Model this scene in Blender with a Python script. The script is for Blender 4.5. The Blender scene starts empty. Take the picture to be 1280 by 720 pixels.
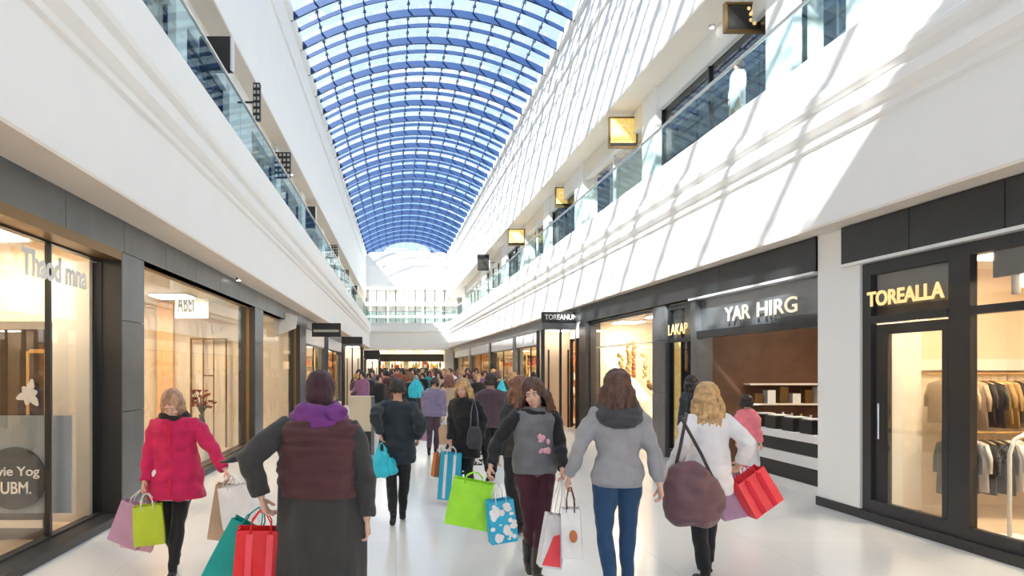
import bpy, bmesh, math, random
from mathutils import Vector, Matrix, noise
random.seed(7)
SC = bpy.context.scene
COL = SC.collection
R = math.radians
pi = math.pi
CAMH = 1.75

def P(px, py, Y):
    return Vector(((px-495)/900*Y, Y, CAMH-(py-460)/900*Y))

# ---------------------------------------------------------------- materials
def mat(name, col, rough=.5, metal=0, noise_amt=0, noise_scale=6, bump=0, bump_scale=40, emit=0, spec=.5, sheen=0, coat=0):
    m = bpy.data.materials.new(name); m.use_nodes = True
    nt = m.node_tree; b = nt.nodes['Principled BSDF']
    b.inputs['Base Color'].default_value = (*col, 1)
    b.inputs['Roughness'].default_value = rough
    b.inputs['Metallic'].default_value = metal
    b.inputs['Specular IOR Level'].default_value = spec
    if coat: b.inputs['Coat Weight'].default_value = coat
    if sheen: b.inputs['Sheen Weight'].default_value = sheen
    if noise_amt or bump:
        tc = nt.nodes.new('ShaderNodeTexCoord')
    if noise_amt:
        n = nt.nodes.new('ShaderNodeTexNoise'); n.inputs['Scale'].default_value = noise_scale
        n.inputs['Detail'].default_value = 4
        nt.links.new(tc.outputs['Object'], n.inputs['Vector'])
        r = nt.nodes.new('ShaderNodeValToRGB')
        lo = [max(0, c*(1-noise_amt)) for c in col]; hi = [min(1, c*(1+noise_amt)) for c in col]
        r.color_ramp.elements[0].color = (*lo, 1); r.color_ramp.elements[1].color = (*hi, 1)
        r.color_ramp.elements[0].position = .3; r.color_ramp.elements[1].position = .7
        nt.links.new(n.outputs['Fac'], r.inputs['Fac']); nt.links.new(r.outputs['Color'], b.inputs['Base Color'])
    if bump:
        n2 = nt.nodes.new('ShaderNodeTexNoise'); n2.inputs['Scale'].default_value = bump_scale
        nt.links.new(tc.outputs['Object'], n2.inputs['Vector'])
        bp = nt.nodes.new('ShaderNodeBump'); bp.inputs['Strength'].default_value = bump
        bp.inputs['Distance'].default_value = .01
        nt.links.new(n2.outputs['Fac'], bp.inputs['Height']); nt.links.new(bp.outputs['Normal'], b.inputs['Normal'])
    if emit:
        b.inputs['Emission Color'].default_value = (*col, 1); b.inputs['Emission Strength'].default_value = emit
    return m

def glass(name, tint=(1, 1, 1), refl=.6, ior=1.45, rough=.01):
    m = bpy.data.materials.new(name); m.use_nodes = True
    nt = m.node_tree; nt.nodes.clear()
    o = nt.nodes.new('ShaderNodeOutputMaterial'); mx = nt.nodes.new('ShaderNodeMixShader')
    t = nt.nodes.new('ShaderNodeBsdfTransparent'); t.inputs['Color'].default_value = (*tint, 1)
    g = nt.nodes.new('ShaderNodeBsdfGlossy'); g.inputs['Roughness'].default_value = rough
    f = nt.nodes.new('ShaderNodeFresnel'); f.inputs['IOR'].default_value = ior
    k = nt.nodes.new('ShaderNodeMath'); k.operation = 'MULTIPLY'; k.inputs[1].default_value = refl
    nt.links.new(f.outputs[0], k.inputs[0]); nt.links.new(k.outputs[0], mx.inputs[0])
    nt.links.new(t.outputs[0], mx.inputs[1]); nt.links.new(g.outputs[0], mx.inputs[2])
    nt.links.new(mx.outputs[0], o.inputs[0])
    return m

def floor_mat():
    m = mat('polished_white_floor', (.86, .85, .83), .16, spec=.45)
    nt = m.node_tree; b = nt.nodes['Principled BSDF']
    tc = nt.nodes.new('ShaderNodeTexCoord')
    br = nt.nodes.new('ShaderNodeTexBrick'); br.offset = 0
    br.inputs['Scale'].default_value = 1; br.inputs['Brick Width'].default_value = 1.2; br.inputs['Row Height'].default_value = 1.2
    br.inputs['Mortar Size'].default_value = .004
    br.inputs['Color1'].default_value = (.88, .87, .85, 1); br.inputs['Color2'].default_value = (.85, .84, .82, 1)
    br.inputs['Mortar'].default_value = (.72, .70, .67, 1)
    n = nt.nodes.new('ShaderNodeTexNoise'); n.inputs['Scale'].default_value = 1.3; n.inputs['Detail'].default_value = 6
    r = nt.nodes.new('ShaderNodeValToRGB')
    r.color_ramp.elements[0].color = (.93, .92, .9, 1); r.color_ramp.elements[1].color = (1, 1, 1, 1)
    mx = nt.nodes.new('ShaderNodeMixRGB'); mx.blend_type = 'MULTIPLY'; mx.inputs[0].default_value = 1
    L = nt.links.new
    L(tc.outputs['Object'], br.inputs['Vector']); L(tc.outputs['Object'], n.inputs['Vector'])
    L(n.outputs['Fac'], r.inputs['Fac']); L(br.outputs['Color'], mx.inputs[1]); L(r.outputs['Color'], mx.inputs[2])
    L(mx.outputs[0], b.inputs['Base Color'])
    return m

M = {}
M['floor'] = floor_mat()
M['white'] = mat('white_plaster', (.87, .865, .85), .7, noise_amt=.012, noise_scale=1.2, bump=.05, bump_scale=60)
M['cream'] = mat('cream_soffit_plaster', (.80, .72, .63), .75, noise_amt=.02, noise_scale=2)
M['greypanel'] = mat('grey_metal_panel', (.135, .142, .15), .38, .2, noise_amt=.12, noise_scale=3)
M['darkpanel'] = mat('charcoal_metal_panel', (.03, .03, .033), .42, .2, noise_amt=.12, noise_scale=3)
M['frame'] = mat('black_window_frame', (.03, .031, .034), .35, .3)
M['reveal'] = mat('dark_reveal', (.035, .033, .032), .4)
M['silver'] = mat('white_light_strip', (.8, .8, .8), .3, .2)
M['bluesteel'] = mat('blue_painted_steel', (.002, .030, .115), .45, .1)
M['purlin'] = mat('slate_blue_steel', (.05, .09, .18), .4, .2)
M['kiosk'] = mat('beige_plinth_laminate', (.60, .52, .38), .5)
M['bluegrey'] = mat('blue_grey_board', (.28, .33, .38), .4)
M['gable'] = mat('slate_blue_gable', (.10, .15, .28), .5)
M['roofglass'] = glass('roof_glass', (.90, .96, 1.0), .35)
M['winglass'] = glass('shop_window_glass', (.98, .98, .96), .2)
M['railglass'] = glass('pale_green_balustrade_glass', (.80, .90, .91), .16, 1.5)
M['steel'] = mat('brushed_steel', (.62, .62, .62), .25, .9)
M['warmwall'] = mat('warm_beige_wall', (.82, .66, .47), .8, noise_amt=.04, noise_scale=2)
M['creamwall'] = mat('cream_shop_wall', (.86, .76, .63), .8, noise_amt=.03, noise_scale=2)
M['palewall'] = mat('pale_shop_wall', (.85, .78, .68), .8, noise_amt=.02)
M['brownwall'] = mat('brown_timber_wall', (.12, .055, .03), .55, noise_amt=.25, noise_scale=3)
M['orangewall'] = mat('orange_shop_wall', (.82, .52, .28), .8, noise_amt=.1)
M['darkbrown'] = mat('dark_brown_display_board', (.10, .07, .05), .35, noise_amt=.3, noise_scale=4)
M['woodfloor'] = mat('light_timber_shop_floor', (.72, .56, .38), .35, noise_amt=.08, noise_scale=5)
M['lamp'] = mat('warm_lamp', (1, .86, .66), .5, emit=30)
M['lampfar'] = mat('warm_lamp_far_shop', (1, .84, .60), .5, emit=26)
M['lampwhite'] = mat('white_downlight', (1, .93, .84), .5, emit=12)
M['whitetext'] = mat('white_lettering', (.9, .9, .88), .5)
M['goldtext'] = mat('backlit_gold_lettering', (1, .72, .30), .4, emit=.35)
M['creamtext'] = mat('backlit_cream_lettering', (1, .88, .66), .4, emit=.25)
M['black'] = mat('black_plastic', (.012, .012, .013), .4)
M['signblack'] = mat('black_sign_panel', (.02, .019, .018), .45)
M['bronze'] = mat('bronze_frame', (.22, .13, .05), .4, .6)
M['goldpanel'] = mat('lit_gold_sign_panel', (1, .68, .22), .4, emit=.25, noise_amt=.2, noise_scale=8)
M['lattice'] = mat('pale_lattice', (.55, .52, .46), .5)
M['brass'] = mat('brass', (.75, .50, .20), .3, .8)
M['bluepanel'] = mat('blue_poster', (.30, .50, .72), .5, noise_amt=.4, noise_scale=3)
M['tealglass'] = mat('blue_grey_glazing', (.66, .68, .64), .15, noise_amt=.2, noise_scale=2)
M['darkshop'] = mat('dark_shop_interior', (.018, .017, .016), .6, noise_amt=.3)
M['yellow'] = mat('far_display_yellow', (.95, .72, .30), .6, noise_amt=.2, noise_scale=3)
M['skin'] = mat('skin', (.70, .42, .31), .5, noise_amt=.05, noise_scale=12)
M['skin2'] = mat('tan_skin', (.55, .31, .21), .5, noise_amt=.05, noise_scale=12)
M['lip'] = mat('lips', (.55, .2, .18), .4)
M['eyewhite'] = mat('eye_white', (.8, .8, .78), .2)
M['iris'] = mat('dark_iris', (.04, .025, .015), .2)
def cloth(n, c, na=.12, rough=.85, bump=.25, bs=90): 
    M[n] = mat(n, c, rough, noise_amt=na, noise_scale=9, bump=bump, bump_scale=bs, sheen=.15); return M[n]
cloth('magenta_wool', (.55, .008, .09))
cloth('maroon_quilt', (.075, .022, .026))
cloth('charcoal_wool', (.035, .033, .032))
cloth('purple_scarf', (.16, .03, .20))
cloth('maroon_beanie', (.045, .014, .022))
cloth('black_cloth', (.010, .010, .012))
cloth('navy_coat', (.018, .026, .034))
cloth('lavender_jacket', (.20, .17, .28))
cloth('plum_coat', (.075, .045, .065))
cloth('grey_knit', (.17, .17, .185))
cloth('light_grey_fleece', (.30, .30, .325))
cloth('slate_cowl', (.045, .045, .055))
cloth('burgundy_denim', (.065, .010, .022))
cloth('blue_denim', (.012, .055, .14))
cloth('white_cotton', (.78, .76, .78), .04)
cloth('pink_cotton', (.85, .22, .28))
cloth('dark_leather', (.03, .02, .018), rough=.45)
cloth('maroon_leather', (.13, .06, .075), rough=.5)
cloth('beige_cloth', (.50, .38, .26))
cloth('teal_cloth', (.02, .30, .32))
cloth('mauve_cloth', (.28, .12, .24))
cloth('olive_cloth', (.10, .10, .06))
cloth('rust_cloth', (.32, .09, .05))
def hairm(n, c): M[n] = mat(n, c, .5, noise_amt=.45, noise_scale=22, bump=.5, bump_scale=70); return M[n]
hairm('brown_hair', (.085, .038, .025)); hairm('blonde_hair', (.50, .31, .14)); hairm('dark_hair', (.022, .014, .012))
hairm('auburn_hair', (.20, .085, .05)); hairm('sandy_hair', (.42, .25, .16))
def bagm(n, c, r=.45): M[n] = mat(n, c, r, noise_amt=.08, noise_scale=6, bump=.15, bump_scale=12); return M[n]
bagm('red_paper', (.80, .012, .015)); bagm('teal_paper', (0, .36, .31)); bagm('lime_paper', (.36, .80, .03))
bagm('cyan_plastic', (.02, .52, .66), .3); bagm('blue_paper', (.02, .42, .66)); bagm('white_paper', (.82, .80, .80))
bagm('orange_paper', (.52, .16, .05)); bagm('coral_paper', (.90, .07, .09)); bagm('crimson_paper', (.66, .0, .03))
bagm('mauve_paper', (.52, .30, .46)); bagm('pink_paper', (.80, .42, .50)); bagm('tan_paper', (.50, .34, .22)); bagm('chartreuse_paper', (.50, .62, .02))

# ---------------------------------------------------------------- mesh helpers
def tagp(o, label=None, cat=None, group=None, kind=None):
    if label: o['label'] = label
    if cat: o['category'] = cat
    if group: o['group'] = group
    if kind: o['kind'] = kind
    return o

def empty(name, loc, label, cat, group=None, rz=0, kind=None):
    o = bpy.data.objects.new(name, None); COL.objects.link(o)
    o.location = loc; o.rotation_euler = (0, 0, rz); o.empty_display_size = .1
    return tagp(o, label, cat, group, kind)

def link_mesh(name, me, m, parent=None):
    o = bpy.data.objects.new(name, me); COL.objects.link(o)
    if m is not None:
        if len(me.materials) == 0: me.materials.append(m)
        else: me.materials[0] = m
    if parent is not None: o.parent = parent
    return o

class MB:
    def __init__(s): s.bm = bmesh.new()
    def hexa(s, pts, mi=0):
        v = [s.bm.verts.new(p) for p in pts]
        for f in ((0, 3, 2, 1), (4, 5, 6, 7), (0, 1, 5, 4), (1, 2, 6, 5), (2, 3, 7, 6), (3, 0, 4, 7)):
            fc = s.bm.faces.new([v[i] for i in f]); fc.material_index = mi
        return s
    def box(s, x0, x1, y0, y1, z0, z1, mi=0):
        return s.hexa([(x0, y0, z0), (x1, y0, z0), (x1, y1, z0), (x0, y1, z0), (x0, y0, z1), (x1, y0, z1), (x1, y1, z1), (x0, y1, z1)], mi)
    def yb(s, fa, fb, y0, y1, z0, z1, mi=0):   # box whose two long sides follow fa(y), fb(y)
        return s.hexa([(fa(y0), y0, z0), (fb(y0), y0, z0), (fb(y1), y1, z0), (fa(y1), y1, z0),
                       (fa(y0), y0, z1), (fb(y0), y0, z1), (fb(y1), y1, z1), (fa(y1), y1, z1)], mi)
    def tube(s, pts, rad, seg=10, caps=True, flat=1.0, up=None):
        pts = [Vector(p) for p in pts]
        if not hasattr(rad, '__len__'): rad = [rad]*len(pts)
        rings = []; prev = None
        for i, p in enumerate(pts):
            d = (pts[min(i+1, len(pts)-1)]-pts[max(i-1, 0)])
            if d.length < 1e-7: d = Vector((0, 0, 1))
            d.normalize()
            if prev is None:
                u = Vector(up) if up is not None else (Vector((1, 0, 0)) if abs(d.x) < .9 else Vector((0, 1, 0)))
            else: u = prev
            u = (u-d*u.dot(d))
            if u.length < 1e-6: u = d.orthogonal()
            u.normalize(); prev = u; w = d.cross(u)
            rings.append([s.bm.verts.new(p+(u*math.cos(2*pi*k/seg)+w*math.sin(2*pi*k/seg)*flat)*rad[i]) for k in range(seg)])
        for a, b in zip(rings, rings[1:]):
            for k in range(seg): s.bm.faces.new((a[k], a[(k+1) % seg], b[(k+1) % seg], b[k]))
        if caps:
            s.bm.faces.new(rings[0][::-1]); s.bm.faces.new(rings[-1])
        return s
    def loft(s, rings, seg=20, power=2.0):     # (cx,cy,cz,rx,ry) horizontal super-ellipses
        rr = []
        for (cx, cy, cz, rx, ry) in rings:
            r = []
            for k in range(seg):
                a = 2*pi*k/seg; c, n = math.cos(a), math.sin(a)
                r.append(s.bm.verts.new((cx+math.copysign(abs(c)**(2/power), c)*rx, cy+math.copysign(abs(n)**(2/power), n)*ry, cz)))
            rr.append(r)
        for a, b in zip(rr, rr[1:]):
            for k in range(seg): s.bm.faces.new((a[k], a[(k+1) % seg], b[(k+1) % seg], b[k]))
        s.bm.faces.new(rr[0][::-1]); s.bm.faces.new(rr[-1])
        return s
    def ell(s, c, r, mx=None, seg=14):
        m = Matrix.Translation(Vector(c)) @ Matrix.Diagonal((*r, 1))
        if mx is not None: m = mx @ m
        bmesh.ops.create_uvsphere(s.bm, u_segments=seg, v_segments=seg//2+2, radius=1, matrix=m)
        return s
    def build(s, name, m, parent=None, smooth=False, bevel=0, mats=None):
        bmesh.ops.recalc_face_normals(s.bm, faces=s.bm.faces)
        if bevel: bmesh.ops.bevel(s.bm, geom=[e for e in s.bm.edges], offset=bevel, segments=2, affect='EDGES', clamp_overlap=True)
        me = bpy.data.meshes.new(name); s.bm.to_mesh(me); s.bm.free()
        if smooth: me.polygons.foreach_set('use_smooth', [True]*len(me.polygons))
        o = link_mesh(name, me, m, parent)
        for x in (mats or []): me.materials.append(x)
        return o
    def blob(s, name, m, parent=None, voxel=.012, it=4, amp=0, freq=(8, 8, 8), seed=0):   # one continuous skin round everything added
        bmesh.ops.recalc_face_normals(s.bm, faces=s.bm.faces)
        me = bpy.data.meshes.new('tmp'); s.bm.to_mesh(me); s.bm.free()
        t = bpy.data.objects.new('tmp', me); COL.objects.link(t)
        rm = t.modifiers.new('r', 'REMESH'); rm.mode = 'VOXEL'; rm.voxel_size = voxel
        if it:
            sm = t.modifiers.new('s', 'SMOOTH'); sm.iterations = it; sm.factor = .5
        dg = bpy.context.evaluated_depsgraph_get()
        me2 = bpy.data.meshes.new_from_object(t.evaluated_get(dg)); me2.name = name
        bpy.data.objects.remove(t); bpy.data.meshes.remove(me)
        if amp:
            off = Vector((seed*3.1, seed*1.7, seed))
            nn = [v.normal.copy() for v in me2.vertices]
            for v, n in zip(me2.vertices, nn):
                c = v.co
                v.co = c+n*amp*noise.noise(Vector((c.x*freq[0], c.y*freq[1], c.z*freq[2]))+off)
        me2.polygons.foreach_set('use_smooth', [True]*len(me2.polygons))
        me2.materials.clear()
        return link_mesh(name, me2, m, parent)

def struct(mb, name, m, label, parent=None, **k):
    o = mb.build(name, m, parent, **k)
    if parent is None: tagp(o, label, None, None, 'structure')
    return o

def text(s, width, height, loc, rot, m, parent=None, name='lettering', ex=.01, bold=.0):
    cu = bpy.data.curves.new(name, 'FONT'); cu.body = s; cu.size = 1; cu.extrude = .02; cu.offset = bold
    cu.align_x = 'CENTER'; cu.align_y = 'CENTER'
    t = bpy.data.objects.new('tmp', cu); COL.objects.link(t)
    dg = bpy.context.evaluated_depsgraph_get()
    me = bpy.data.meshes.new_from_object(t.evaluated_get(dg)); bpy.data.objects.remove(t)
    xs = [v.co.x for v in me.vertices]; ys = [v.co.y for v in me.vertices]; zs = [v.co.z for v in me.vertices]
    cx, cy = (min(xs)+max(xs))/2, (min(ys)+max(ys))/2
    sx, sy = width/(max(xs)-min(xs)), height/(max(ys)-min(ys)); sz = ex/max(1e-6, max(zs)-min(zs))
    for v in me.vertices: v.co = ((v.co.x-cx)*sx, (v.co.y-cy)*sy, v.co.z*sz)
    me.materials.clear()
    o = link_mesh(name, me, m, parent)
    o.location = Vector(loc)-(parent.location if parent is not None else Vector())
    o.rotation_euler = rot
    return o
ROT_L = (pi/2, 0, pi/2); ROT_R = (pi/2, 0, -pi/2); ROT_F = (pi/2, 0, 0)

# ---------------------------------------------------------------- camera, sky, sun
cam = bpy.data.cameras.new('camera'); co = bpy.data.objects.new('camera', cam); COL.objects.link(co)
co.location = (0, 0, CAMH); co.rotation_euler = (pi/2, 0, 0)
cam.lens = 25.3125; cam.sensor_width = 36; cam.shift_x = 145/1280; cam.shift_y = 100/1280; cam.clip_end = 400
SC.camera = co
w = bpy.data.worlds.new('sky'); SC.world = w; w.use_nodes = True
nt = w.node_tree; nt.nodes.clear()
wo = nt.nodes.new('ShaderNodeOutputWorld'); bg = nt.nodes.new('ShaderNodeBackground')
tc = nt.nodes.new('ShaderNodeTexCoord'); n = nt.nodes.new('ShaderNodeTexNoise')
n.inputs['Scale'].default_value = 2.2; n.inputs['Detail'].default_value = 5
rp = nt.nodes.new('ShaderNodeValToRGB')
rp.color_ramp.elements[0].position = .38; rp.color_ramp.elements[0].color = (.42, .66, 1.0, 1)
rp.color_ramp.elements[1].position = .62; rp.color_ramp.elements[1].color = (1.0, 1.0, 1.0, 1)
nt.links.new(tc.outputs['Generated'], n.inputs['Vector']); nt.links.new(n.outputs['Fac'], rp.inputs['Fac'])
nt.links.new(rp.outputs['Color'], bg.inputs['Color']); bg.inputs['Strength'].default_value = 1.15
nt.links.new(bg.outputs[0], wo.inputs[0])
sl = bpy.data.lights.new('sun', 'SUN'); sl.energy = 14; sl.angle = R(.8); sl.color = (1, .965, .91)
so = bpy.data.objects.new('sun', sl); COL.objects.link(so)
so.rotation_euler = Vector((.85, 1.37, -1)).to_track_quat('-Z', 'Y').to_euler()
SC.view_settings.view_transform = 'Standard'; SC.view_settings.look = 'None'
SC.view_settings.exposure = 0.68; SC.view_settings.gamma = 1; SC.view_settings.use_curve_mapping = False
cy = SC.cycles
cy.max_bounces = 8; cy.diffuse_bounces = 5; cy.glossy_bounces = 3; cy.transmission_bounces = 4; cy.transparent_max_bounces = 24
cy.sample_clamp_indirect = 6; cy.caustics_reflective = False; cy.caustics_refractive = False
cy.use_denoising = True

# ---------------------------------------------------------------- long lines of the hall
def FL(d=0): return lambda y: -2.743-d+.009*y          # left balcony fascia (d = further from the hall)
def FR(d=0): return lambda y: 5.21+d-.0133*y
def SL(d=0): return lambda y: -3.2-d+.009*y            # left shopfront plane
def SR(d=0):
    def f(y):
        if y <= 19.5: return 5.65-.027*y+d
        return 5.1235-(y-19.5)*.0092+d
    return f
def const(c): return lambda y: c
ZS, ZT, ZRL, ZB, ZR = 3.47, 5.5, 6.27, 8.4, 12.3
YF = 60.0

# floor
struct(MB().box(-12, 14, -12, 76, -.2, 0), 'floor', M['floor'], 'polished pale stone floor running down the hall')
# balcony slabs with stepped moulding
prof = [(0, ZS), (0, 4.40), (.04, 4.43), (.04, 4.50), (.07, 4.53), (.12, 4.60), (.12, 4.72), (.09, 4.74), (.09, 4.79), (.15, 4.84), (.17, 4.90), (.17, 4.95), (.12, 4.99), (.12, 5.06), (.09, 5.08), (.09, ZT)]
def balcony(side, name, y0, y1, label):
    mb = MB(); f = FL() if side < 0 else FR()
    for (a, b) in zip(prof, prof[1:]):
        q = []
        for y in (y0, y1):
            q.append((f(y)-side*a[0], y, a[1])); q.append((f(y)-side*b[0], y, b[1]))
        v = [mb.bm.verts.new(p) for p in (q[0], q[2], q[3], q[1])]
        mb.bm.faces.new(v if side < 0 else v[::-1])
    mb.box(*( (-12, -3.4) if side < 0 else (5.9, 14) ), y0, y1, ZS+.02, ZT-.01)
    g = FL(.02) if side < 0 else FR(.02)
    c = const(-3.5) if side < 0 else const(6)
    if side < 0: mb.yb(c, g, y0, y1, ZS+.002, ZT)
    else: mb.yb(g, c, y0, y1, ZS+.002, ZT)
    o = mb.build(name, M['white']); tagp(o, label, None, None, 'structure'); return o
balcony(-1, 'wall_left', -12, YF, 'white balcony fascia with stepped moulding along the left side')
balcony(1, 'wall_right', -12, YF, 'white balcony fascia with stepped moulding along the right side')
# soffits under the balconies
struct(MB().yb(const(-3.6), FL(0), -12, YF, ZS-.03, ZS+.001), 'trim_1', M['cream'], 'cream soffit strip above the left shopfronts')
struct(MB().yb(FR(0), const(6.2), -12, YF, ZS-.03, ZS+.001), 'trim_2', M['cream'], 'cream soffit strip above the right shopfronts')
# upper beams
def UL(d=0): return lambda y: -3.4-d+.009*y
def UR(d=0): return lambda y: 5.72+d-.0133*y
mb = MB(); mb.yb(const(-9), UL(), -12, 68, ZB, ZR+.15); mb.yb(UL(.1), UL(-.07), -12, 67, 11.2, 11.35); mb.yb(UL(.1), UL(-.12), -12, 67, ZR-.1, ZR+.2)
struct(mb, 'wall_left', M['white'], 'tall white upper wall below the left edge of the glass roof')
mb = MB(); mb.yb(UR(), const(11), -12, 68, ZB, ZR+.15); mb.yb(UR(-.07), UR(.1), -12, 67, 11.2, 11.35); mb.yb(UR(-.12), UR(.1), -12, 67, ZR-.1, ZR+.2)
struct(mb, 'wall_right', M['white'], 'tall white upper wall below the right edge of the glass roof')
struct(MB().yb(const(-8.9), UL(.01), -12, 67, ZB-.03, ZB+.001), 'trim_3', M['cream'], 'cream soffit above the left gallery')
struct(MB().yb(UR(.01), const(10.9), -12, 67, ZB-.03, ZB+.001), 'trim_4', M['cream'], 'cream soffit above the right gallery')
# end beam, far bridge, back of the hall
mb = MB(); mb.box(-4, 7, 67, 67.6, 9.35, ZR+.2); mb.box(-4, 7, 66.9, 67.6, 11.2, 11.35)
struct(mb, 'wall_far', M['white'], 'white cross beam closing the far end of the glass roof')
mb = MB(); mb.box(-3.4, 6, YF, 76, 3.3, ZT); mb.box(-3.4, 6, YF-.12, YF, 4.75, 5.0); mb.box(-3.4, 6, YF-.06, YF, 5.0, ZT)
struct(mb, 'wall_far', M['white'], 'white bridge fascia across the far end of the hall')
mb = MB(); mb.box(-9, 11, 75.5, 76, 0, 14)
struct(mb, 'wall_far', M['palewall'], 'pale wall closing the far end of the hall')
mb = MB(); mb.box(-9, 11, 67.6, 76, 9.35, 9.6); struct(mb, 'ceiling', M['white'], 'white ceiling over the far gallery')
mb = MB(); mb.box(-9, 11, -12, -3.5, ZR, ZR+.3); struct(mb, 'ceiling', M['white'], 'unseen white ceiling added behind the viewpoint to block the sun')  # out of view; keeps the sun from entering behind the camera
mb = MB(); mb.box(-9, 11, -12.3, -12, 5.2, ZR); struct(mb, 'wall_near', M['white'], 'unseen white wall added behind the viewpoint to block the sun, open below')  # out of view; stops the sun, open foot lets sky light in
mb = MB(); mb.box(-12.2, -12, -12, 76, 0, ZB); struct(mb, 'wall_left', M['palewall'], 'outer wall behind the left shops')
mb = MB(); mb.box(14, 14.2, -12, 76, 0, ZB); struct(mb, 'wall_right', M['palewall'], 'outer wall behind the right shops')
for s, a, b in ((-1, -12, -3.3), (1, 5.8, 14)):
    pass

# ---------------------------------------------------------------- glass barrel roof
Y0R, Y1R, NC = -3.5, 67.0, 12
def arc(y, k, lift=0):
    a, b = UL()(y)+.05, UR()(y)-.05
    t = k/NC; x = a+(b-a)*t
    rise = 1.15
    return Vector((x, y, ZR+.12+lift+rise*(1-(2*t-1)**2)))
mb = MB(); ys = [Y0R+(Y1R-Y0R)*i/70 for i in range(71)]
for y0, y1 in zip(ys, ys[1:]):
    for k in range(NC):
        mb.bm.faces.new([mb.bm.verts.new(p) for p in (arc(y0, k, .1), arc(y0, k+1, .1), arc(y1, k+1, .1), arc(y1, k, .1))])
bmesh.ops.remove_doubles(mb.bm, verts=mb.bm.verts, dist=1e-4)
roof = struct(mb, 'ceiling', M['roofglass'], 'barrel vaulted glass roof with blue steel ribs')
for i, y in enumerate(ys):
    big = i % 2 == 1
    wd, dp = (.09, .24) if big else (.045, .13)
    mb = MB(); prevs = None
    for k in range(0, NC*2+1):
        p = arc(y, k/2)
        q = [mb.bm.verts.new((p.x, p.y-wd/2, p.z-dp)), mb.bm.verts.new((p.x, p.y+wd/2, p.z-dp)), mb.bm.verts.new((p.x, p.y+wd/2, p.z)), mb.bm.verts.new((p.x, p.y-wd/2, p.z))]
        if prevs:
            for j in range(4): mb.bm.faces.new((prevs[j], prevs[(j+1) % 4], q[(j+1) % 4], q[j]))
        prevs = q
    mb.build('roof_rib', M['bluesteel'], roof)
for k in range(1, NC):
    mb = MB()
    for y0, y1 in zip(ys, ys[1:]):
        a, b = arc(y0, k, -.02), arc(y1, k, -.02)
        mb.hexa([a+Vector((-.018, 0, -.05)), a+Vector((.018, 0, -.05)), b+Vector((.018, 0, -.05)), b+Vector((-.018, 0, -.05)),
                 a+Vector((-.018, 0, 0)), a+Vector((.018, 0, 0)), b+Vector((.018, 0, 0)), b+Vector((-.018, 0, 0))])
        if y0 < 50:   # small clamp fitting beside each rib
            c = a.lerp(b, .5)
            mb.box(c.x-.05, c.x+.05, c.y-.05, c.y+.05, c.z-.06, c.z+.01)
    mb.build('purlin', M['purlin'], roof)
# gable and lunette at the far end
pts = [arc(67.05, k/2, .12) for k in range(NC*2+1)]
xm = (pts[0].x+pts[-1].x)/2; hw = (pts[-1].x-pts[0].x)/2
def inner(k):
    t = (pts[k].x-xm)/hw/.56
    return ZR+.2+(.95*math.sqrt(1-t*t) if abs(t) < 1 else 0)
mb = MB()
for k in range(NC*2):
    a, c = pts[k], pts[k+1]; za, zc = inner(k), inner(k+1)
    mb.hexa([(a.x, 67.0, min(za, a.z-.005)), (c.x, 67.0, min(zc, c.z-.005)), (c.x, 67.1, min(zc, c.z-.005)), (a.x, 67.1, min(za, a.z-.005)), (a.x, 67.0, a.z), (c.x, 67.0, c.z), (c.x, 67.1, c.z), (a.x, 67.1, a.z)])
struct(mb, 'wall_far', M['gable'], 'slate blue gable closing the end of the glass roof')
mb = MB()
for k in range(NC*2):
    if inner(k) > ZR+.2 or inner(k+1) > ZR+.2:
        mb.bm.faces.new([mb.bm.verts.new(q) for q in ((pts[k].x, 67.05, ZR+.2), (pts[k+1].x, 67.05, ZR+.2), (pts[k+1].x, 67.05, inner(k+1)), (pts[k].x, 67.05, inner(k)))])
lun = struct(mb, 'window_1', M['roofglass'], 'glass lunette at the far end of the roof')
mb = MB()
for k in range(7, NC*2-5, 2): mb.box(pts[k].x-.03, pts[k].x+.03, 67.0, 67.04, ZR+.2, inner(k))
mb.box(xm-hw*.5, xm+hw*.5, 67.0, 67.04, ZR+.5, ZR+.56)
mb.build('window_frame', M['silver'], lun)

# ---------------------------------------------------------------- balustrades
def balustrade(side, label):
    f = FL if side < 0 else FR
    o = empty('glass_balustrade', (f()(0), 0, ZT), label, 'balustrade')
    inv = Matrix.Translation(-o.location)
    def add(mb, nm, m):
        mb.bm.transform(inv); return mb.build(nm, m, o)
    y = 2.0
    while y < 58.5:
        y1 = y+2.0
        mb = MB(); mb.yb(f(-.045), f(-.03), y+.012, y1-.012, ZT+.0, ZRL-.03) if side > 0 else mb.yb(f(-.03), f(-.045), y+.012, y1-.012, ZT+.0, ZRL-.03)
        add(mb, 'pane', M['railglass']); y = y1
    mb = MB(); mb.tube([(f(-.037)(2), 2, ZRL), (f(-.037)(60), 60, ZRL)], .026, 10); add(mb, 'handrail', M['steel'])
balustrade(-1, 'glass balustrade with steel handrail along the left gallery')
balustrade(1, 'glass balustrade with steel handrail along the right gallery')
o = empty('glass_balustrade', (-2.3, YF, ZT), 'glass balustrade across the bridge at the far end', 'balustrade')
for i in range(5):
    MB().box(.04+i*1.35, 1.35+i*1.35-.02, .0, .02, 0, .95).build('pane', M['railglass'], o)
MB().tube([(0, .01, .97), (6.8, .01, .97)], .035, 8).build('handrail', M['steel'], o)

# ---------------------------------------------------------------- shopfronts
WN = [1]; TN = [4]
def win(): WN[0] += 1; return 'window_%d' % WN[0]
def trim(): TN[0] += 1; return 'trim_%d' % TN[0]

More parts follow.
